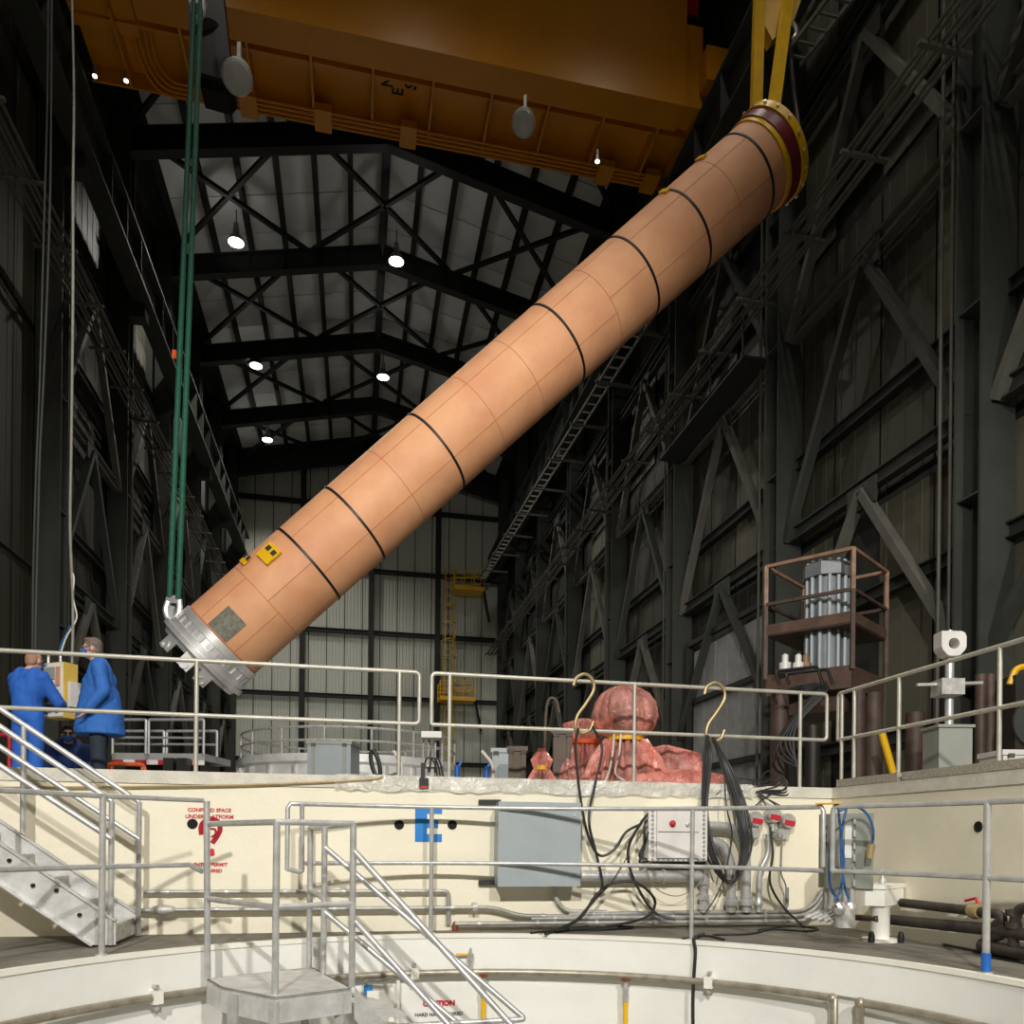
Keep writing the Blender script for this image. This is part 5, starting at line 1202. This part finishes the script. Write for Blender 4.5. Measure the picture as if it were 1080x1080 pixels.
def edge_pt(a):
    dx, dz = math.cos(a), math.sin(a); best = 9
    for i in range(len(poly)):
        (x1, y1), (x2, y2) = poly[i], poly[(i+1) % len(poly)]; den = dx*(y2-y1)-dz*(x2-x1)
        if abs(den) < 1e-6: continue
        tt = (x1*(y2-y1)-y1*(x2-x1))/den; uu = (x1*dz-y1*dx)/den if True else 0
        uu = ((dx*tt-x1)*(x2-x1)+(dz*tt-y1)*(y2-y1))/((x2-x1)**2+(y2-y1)**2)
        if tt > 0 and -1e-6 <= uu <= 1+1e-6: best = min(best, tt)
    return dx*best, dz*best
vs = []
for yy in (8.76, 8.94):
    for i in range(n):
        a = 2*math.pi*i/n; ex, ez = edge_pt(a); vs.append((x0+ex*s_, yy, zc+ez*s_)); vs.append((x0+math.cos(a)*0.06, yy, zc+math.sin(a)*0.06))
fs = []
for i in range(n):
    j = (i+1) % n; o = 2*n
    fs += [(2*i, 2*j, 2*j+1, 2*i+1), (o+2*i, o+2*i+1, o+2*j+1, o+2*j), (2*i, o+2*i, o+2*j, 2*j), (2*i+1, 2*j+1, o+2*j+1, o+2*i+1)]
m.add(vs, fs).build('eye_block', 'jbox', t)
MB().cyl((x0, 8.85, z_(664.5)), (x0, 8.85, z_(661)), 0.03, n=10).build('top_pin', 'galv', t)
# pale box on the deck at the far right, yellow hose curl
sbox('pale_box', 'pale low equipment box on the deck in front of the dark machine', 'box', 1058, 792, 1110, 820, 9.4, 0.5, 'jbox')
one('yellow_strap', 'yellow strap curling over dark equipment beside the clevis stand', 'strap', 'yellow', MB().tube(spline([P(1065, 722, 10), P(1072, 706, 10), P(1085, 704, 10), P(1100, 712, 10)], 6), 0.04, 6))
t = thing('dark_machine', 'dark machine with a round wheel beyond the clevis stand', 'machine', Vector((P(1085, 770, 10.2).x, 10.2, 0)))
q = t.location; MB().box(q+UP*0.8, (0.7, 0.6, 1.6)).build('body', 'crane_dark', t); MB().lathe(q+Vector((-0.1, -0.3, 1.0)), Vector((0, -1, 0)), [(0, 0.3), (0.05, 0.3), (0.08, 0.1), (0.09, 0)], 24).build('wheel', 'steel_mid', t)
for k in range(3): MB().cyl(q+Vector((-0.5+0.12*k, 0.2, 0)), q+Vector((-0.5+0.12*k, 0.2, 1.7)), 0.07, n=12).build('column', 'rust_post', t)

# ------------------------------------------------------------------ control pendant on cables
Yc = 9.9
t = thing('control_pendant', 'yellow and white crane control pendant box hanging from cables between two workers', 'control pendant', P(62, 765, Yc))
a, b = P(40, 757, Yc), P(69, 699, Yc); wx, hz_ = b.x-a.x, b.z-a.z; cx_ = (a.x+b.x)/2; cz_ = (a.z+b.z)/2
ang = 0.35; X_ = Vector((math.cos(ang), -math.sin(ang), 0)); Y_ = Vector((math.sin(ang), math.cos(ang), 0)); C0 = Vector((cx_+0.03, Yc, cz_))
MB().box(C0+Y_*0.09, (wx, 0.2, hz_), X_, Y_).build('case', 'pendant_yellow', t)
MB().box(C0-Y_*0.015, (wx*0.96, 0.02, hz_*0.96), X_, Y_).build('front_plate', 'pendant_white', t)
MB().box(C0-Y_*0.03+X_*(-0.02)+UP*hz_*0.3, (wx*0.38, 0.02, hz_*0.22), X_, Y_).build('display', 'screen_grey', t)
MB().box(C0-Y_*0.03+X_*wx*0.30+UP*hz_*0.24, (wx*0.2, 0.02, hz_*0.34), X_, Y_).build('orange_panel', 'pendant_orange', t)
MB().box(C0-Y_*0.05+X_*wx*0.0-UP*hz_*0.12, (wx*0.42, 0.06, hz_*0.26), X_, Y_).build('lever_box', 'pendant_yellow', t)
for k in range(4): q = C0-Y_*0.08+X_*(0.06*(k % 2)-0.02)-UP*(0.08+0.14*(k//2)); MB().cyl(q+Y_*0.04, q-Y_*0.05, 0.022, n=10).build('knob', 'black_plain', t)
MB().lathe(C0-Y_*0.04+X_*wx*0.33-UP*hz_*0.34, -Y_, [(0, 0.04), (0.03, 0.04), (0.04, 0)], 14).build('button', 'black_plain', t)
MB().box(C0+X_*(wx/2+0.05)+Y_*0.1-UP*0.05, (0.05, 0.14, hz_*0.45), X_, Y_).build('document_pouch', 'jbox', t)
MB().tube(fillet([C0+UP*hz_/2-X_*wx*0.3, C0+UP*(hz_/2+0.12)-X_*wx*0.3, C0+UP*(hz_/2+0.12)+X_*wx*0.3, C0+UP*hz_/2+X_*wx*0.3], 0.05), 0.018, 8).build('bail', 'galv', t)
for lab, pts, r, m_ in (('pale sheathed pendant cable rising from the control box to the crane', [(76, 700), (77, 640), (74, 560), (75, 480), (76, 400), (77, 300), (77, 200), (78, 100), (76, 0), (75, -60)], 0.018, 'cable_grey'),
                        ('grey pendant hoist rope above the bald worker', [(37, 700), (38, 640), (40, 560), (42, 480), (46, 400), (50, 300), (53, 200), (54, 100), (55, -60)], 0.014, 'steel_mid'),
                        ('second grey hoist rope twinned beside the first', [(34, 700), (35, 600), (38, 500), (42, 400), (46, 250), (50, 100), (51, -60)], 0.012, 'steel_mid'),
                        ('pale rope strand coiling at the pendant top', [(65, 700), (64, 690), (70, 672), (76, 662), (81, 650), (77, 630), (78, 610), (75, 602)], 0.01, 'cable_white'),
                        ('blue cable tail coiling above the control pendant', [(66, 700), (63, 688), (66, 676), (71, 668), (74, 660)], 0.012, 'cable_blue')):
    one('pendant_cable', lab, 'cable', m_, MB().tube(spline([P(x, y, Yc+0.1+(700-y)*0.003) for x, y in pts], 5), r, 6))

# ------------------------------------------------------------------ people
def cap(m, p, q, r0, r1, n=14):
    p, q = Vector(p), Vector(q); m.cyl(p, q, r0, r1, n); m.ell(p, (r0,)*3, n=n); m.ell(q, (r1,)*3, n=n)
def hand(m, w, d, side, curl=0.5):
    d = Vector(d).normalized(); s_, t_ = frame_of(d, Vector((side, 0, 0.2)))
    m.ell(w+d*0.05, (0.042, 0.022, 0.055), t_, s_, d)
    for k, (o, L) in enumerate(((-0.03, 0.062), (-0.01, 0.075), (0.01, 0.07), (0.028, 0.055))):
        a = w+d*0.09+t_*o; b = a+d*L*0.55+s_*0.008; c = b+(d*(1-curl)+s_*curl).normalized()*L*0.55
        cap(m, a, b, 0.0115, 0.0105, 8); cap(m, b, c, 0.0105, 0.009, 8)
    a = w+d*0.035+t_*-0.035; cap(m, a, a+(d*0.7-t_*0.6).normalized()*0.04, 0.013, 0.012, 8); cap(m, a+(d*0.7-t_*0.6).normalized()*0.04, a+(d-t_*0.3).normalized()*0.075, 0.012, 0.01, 8)
def head(m, c, f):                                  # c centre, local +y front
    m.ell(c+Vector((0, -0.012, 0.025)), (0.077, 0.096, 0.098)); m.ell(c+Vector((0, 0.03, -0.055)), (0.056, 0.062, 0.062))
    m.ell(c+Vector((0, 0.098, -0.02)), (0.014, 0.022, 0.024)); m.ell(c+Vector((0, 0.082, 0.012)), (0.055, 0.022, 0.016))
    for s_ in (-1, 1): m.ell(c+Vector((s_*0.08, -0.01, -0.012)), (0.012, 0.02, 0.034))
def person(name, label, loc, rz, pose, top_m, leg_m, hair_m, coat=False, hairstyle='full', tilt=0.0):
    J = pose; V = Vector
    m = MB(); hc = V(J['head'])
    head(m, hc, 1); cap(m, J['neck'], hc-V((0, 0.015, 0.06)), 0.062, 0.055)
    cap(m, J['pelvis'], J['chest'], 0.13, 0.15); cap(m, J['chest'], J['neck'], 0.14, 0.07)
    for s_ in ('l', 'r'):
        cap(m, J['chest']+V((0, 0, 0.04)), J['sh'+s_], 0.08, 0.055); cap(m, J['sh'+s_], J['el'+s_], 0.05, 0.04); cap(m, J['el'+s_], J['wr'+s_], 0.04, 0.028)
        hand(m, V(J['wr'+s_]), J['wr'+s_]-J['el'+s_]+J.get('hd', V((0, 0, 0))), 1 if s_ == 'r' else -1)
        cap(m, J['hip'+s_], J['kn'+s_], 0.08, 0.055); cap(m, J['kn'+s_], J['an'+s_], 0.055, 0.04); cap(m, J['an'+s_], J['an'+s_]+V((0, 0.1, -0.04)), 0.035, 0.03)
    body = remesh(m, name, 'skin', 0.0105, 3, None, local=True); tag(body, label, 'person', 'workers in blue')
    m = MB(); cap(m, J['pelvis']-V((0, 0, 0.02)), J['pelvis']+V((0, 0, 0.1)), 0.17, 0.165)
    for s_ in ('l', 'r'): cap(m, J['hip'+s_], J['kn'+s_], 0.105, 0.085); cap(m, J['kn'+s_], J['an'+s_]+(J['kn'+s_]-J['an'+s_])*0.1, 0.085, 0.075)
    remesh(m, 'trousers', leg_m, 0.017, 4, body, 0.014, 7, local=True)
    m = MB(); cap(m, J['pelvis']+V((0, 0, 0.02)), J['chest']-V((0, 0, 0.02)), 0.165, 0.178); cap(m, J['chest'], J['neck']-V((0, 0.01, 0.03)), 0.165, 0.085)
    for s_ in ('l', 'r'):
        cap(m, J['chest']+V((0, 0, 0.08)), J['sh'+s_], 0.10, 0.085); cap(m, J['sh'+s_], J['el'+s_], 0.085, 0.07); cap(m, J['el'+s_], J['wr'+s_], 0.07, 0.055)
        m.ell((V(J['sh'+s_])+J['pelvis'])/2+V((0, 0, 0.1)), (0.11, 0.14, 0.25))
    if coat:
        c = J['pelvis']; m.cyl(c+V((0, 0.0, 0.2)), c+V((0, -0.01, -0.33)), 0.19, 0.27, 24)
        m.cyl(V((c.x, c.y+0.03, c.z+0.3)), V((c.x, c.y+0.05, c.z-0.3)), 0.16, 0.22, 24)
    tp = remesh(m, 'lab_coat' if coat else 'coverall_top', top_m, 0.018, 4, body, 0.018, 6, local=True)
    m = MB(); m.lathe(J['neck']+V((0, -0.005, -0.015)), V((0, -0.1, 1)), [(-0.03, 0.10), (0.03, 0.082), (0.045, 0.078), (0.045, 0.066)], 18)
    o = m.mesh('collar'); o.materials.append(MATS[top_m]); q = bpy.data.objects.new('collar', o); COL.objects.link(q); q.parent = tp
    m = MB()
    if hairstyle == 'full':
        m.ell(hc+V((0, -0.022, 0.046)), (0.084, 0.098, 0.092)); m.ell(hc+V((0, 0.03, 0.10)), (0.062, 0.055, 0.03)); m.ell(hc+V((0, -0.06, -0.01)), (0.072, 0.055, 0.075))
    else:
        m.ell(hc+V((0, -0.03, 0.02)), (0.0795, 0.082, 0.082)); m.ell(hc+V((0, -0.06, -0.02)), (0.07, 0.045, 0.06))
    remesh(m, 'hair', hair_m, 0.012, 2, body, 0.006, 30, local=True)
    m = MB(); m.ell(hc+V((0, 0.068, -0.052)), (0.062, 0.05, 0.055)); 
    remesh(m, 'face_mask', 'mask_blue', 0.01, 2, body, local=True)
    def loc_obj(nm, mb_, mt, par):
        me = mb_.mesh(nm); me.materials.append(MATS[mt]); q = bpy.data.objects.new(nm, me); COL.objects.link(q); q.parent = par; return q
    for s_ in (-1, 1): loc_obj('mask_strap', MB().tube([hc+V((s_*0.06, 0.07, -0.045)), hc+V((s_*0.083, -0.0, -0.015))], 0.004, 5), 'mask_blue', body)
    m = MB()
    for s_ in (-1, 1):
        m.box(hc+V((s_*0.034, 0.103, 0.012)), (0.052, 0.006, 0.032)); m.tube([hc+V((s_*0.062, 0.10, 0.016)), hc+V((s_*0.086, 0.0, 0.012))], 0.004, 5)
    loc_obj('glasses', m, 'glass_dark', body)
    for s_ in ('l', 'r'):
        m = MB(); a = V(J['an'+s_]); fd = J.get('foot', V((0, 1, 0))); m.ell(a+fd*0.07+V((0, 0, -0.045)), (0.05, 0.14, 0.05)) if abs(fd.z) < 0.5 else m.ell(a-V((0, 0.08, -0.0)), (0.05, 0.05, 0.12))
        loc_obj('shoe', m, 'shoe', body)
    body.location = loc; body.rotation_euler = (0, 0, rz); return body
V = Vector
def standing(h=1.75, arms=None):
    k = h/1.75
    J = dict(head=V((0, 0.03, 1.635)), neck=V((0, 0, 1.47)), chest=V((0, 0, 1.27)), pelvis=V((0, 0, 0.98)), shl=V((-0.19, 0, 1.40)), shr=V((0.19, 0, 1.40)),
             ell=V((-0.25, -0.03, 1.12)), elr=V((0.25, -0.03, 1.12)), wrl=V((-0.25, 0.05, 0.88)), wrr=V((0.25, 0.05, 0.88)),
             hipl=V((-0.10, 0, 0.93)), hipr=V((0.10, 0, 0.93)), knl=V((-0.11, 0.01, 0.51)), knr=V((0.11, 0.01, 0.51)), anl=V((-0.12, -0.01, 0.09)), anr=V((0.12, -0.01, 0.09)))
    if arms: J.update(arms)
    return {a: b*k for a, b in J.items()}
def gz(px, Y): p = P(px, 800, Y); return V((p.x, Y, 0))
# bald worker, back turned, reaching to the pendant
J = standing(1.74, dict(elr=V((0.30, 0.14, 1.12)), wrr=V((0.22, 0.38, 1.10)), ell=V((-0.27, 0.14, 1.12)), wrl=V((-0.12, 0.36, 1.06)), head=V((0.03, 0.06, 1.625))))
person('person', 'worker with shaved head in blue coveralls, back turned, working the pendant controls', gz(29, 9.7), math.radians(-12), J, 'fabric_blue', 'fabric_blue', 'hair_short', hairstyle='short')
# worker in long blue coat, in profile
J = standing(1.80, dict(elr=V((0.26, -0.04, 1.12)), ell=V((-0.27, -0.05, 1.12)), wrr=V((0.24, 0.10, 0.90)), wrl=V((-0.28, 0.10, 0.91)), head=V((0, 0.09, 1.63)), neck=V((0, 0.03, 1.47))))
person('person', 'worker in a long blue coat and blue mask, standing in profile', gz(105, 9.4), math.radians(114), J, 'fabric_coat', 'jeans', 'hair', coat=True)
# kneeling worker behind
J = dict(head=V((0, 0.05, 0.86)), neck=V((0, 0, 0.71)), chest=V((0, -0.02, 0.55)), pelvis=V((0, -0.08, 0.27)), shl=V((-0.2, -0.01, 0.67)), shr=V((0.2, -0.01, 0.67)), ell=V((-0.29, 0.02, 0.42)), elr=V((0.29, 0.02, 0.42)),
         wrl=V((-0.2, 0.22, 0.33)), wrr=V((0.2, 0.22, 0.33)), hipl=V((-0.1, -0.08, 0.24)), hipr=V((0.1, -0.08, 0.24)), knl=V((-0.16, 0.3, 0.10)), knr=V((0.16, 0.3, 0.10)), anl=V((-0.13, -0.1, 0.07)), anr=V((0.13, -0.1, 0.07)), foot=V((0, 0, -1)))
person('person', 'kneeling worker in navy top and blue mask, facing the pit between two standing workers', gz(72, 10.9), math.radians(208), J, 'fabric_navy', 'fabric_navy', 'hair_dark')
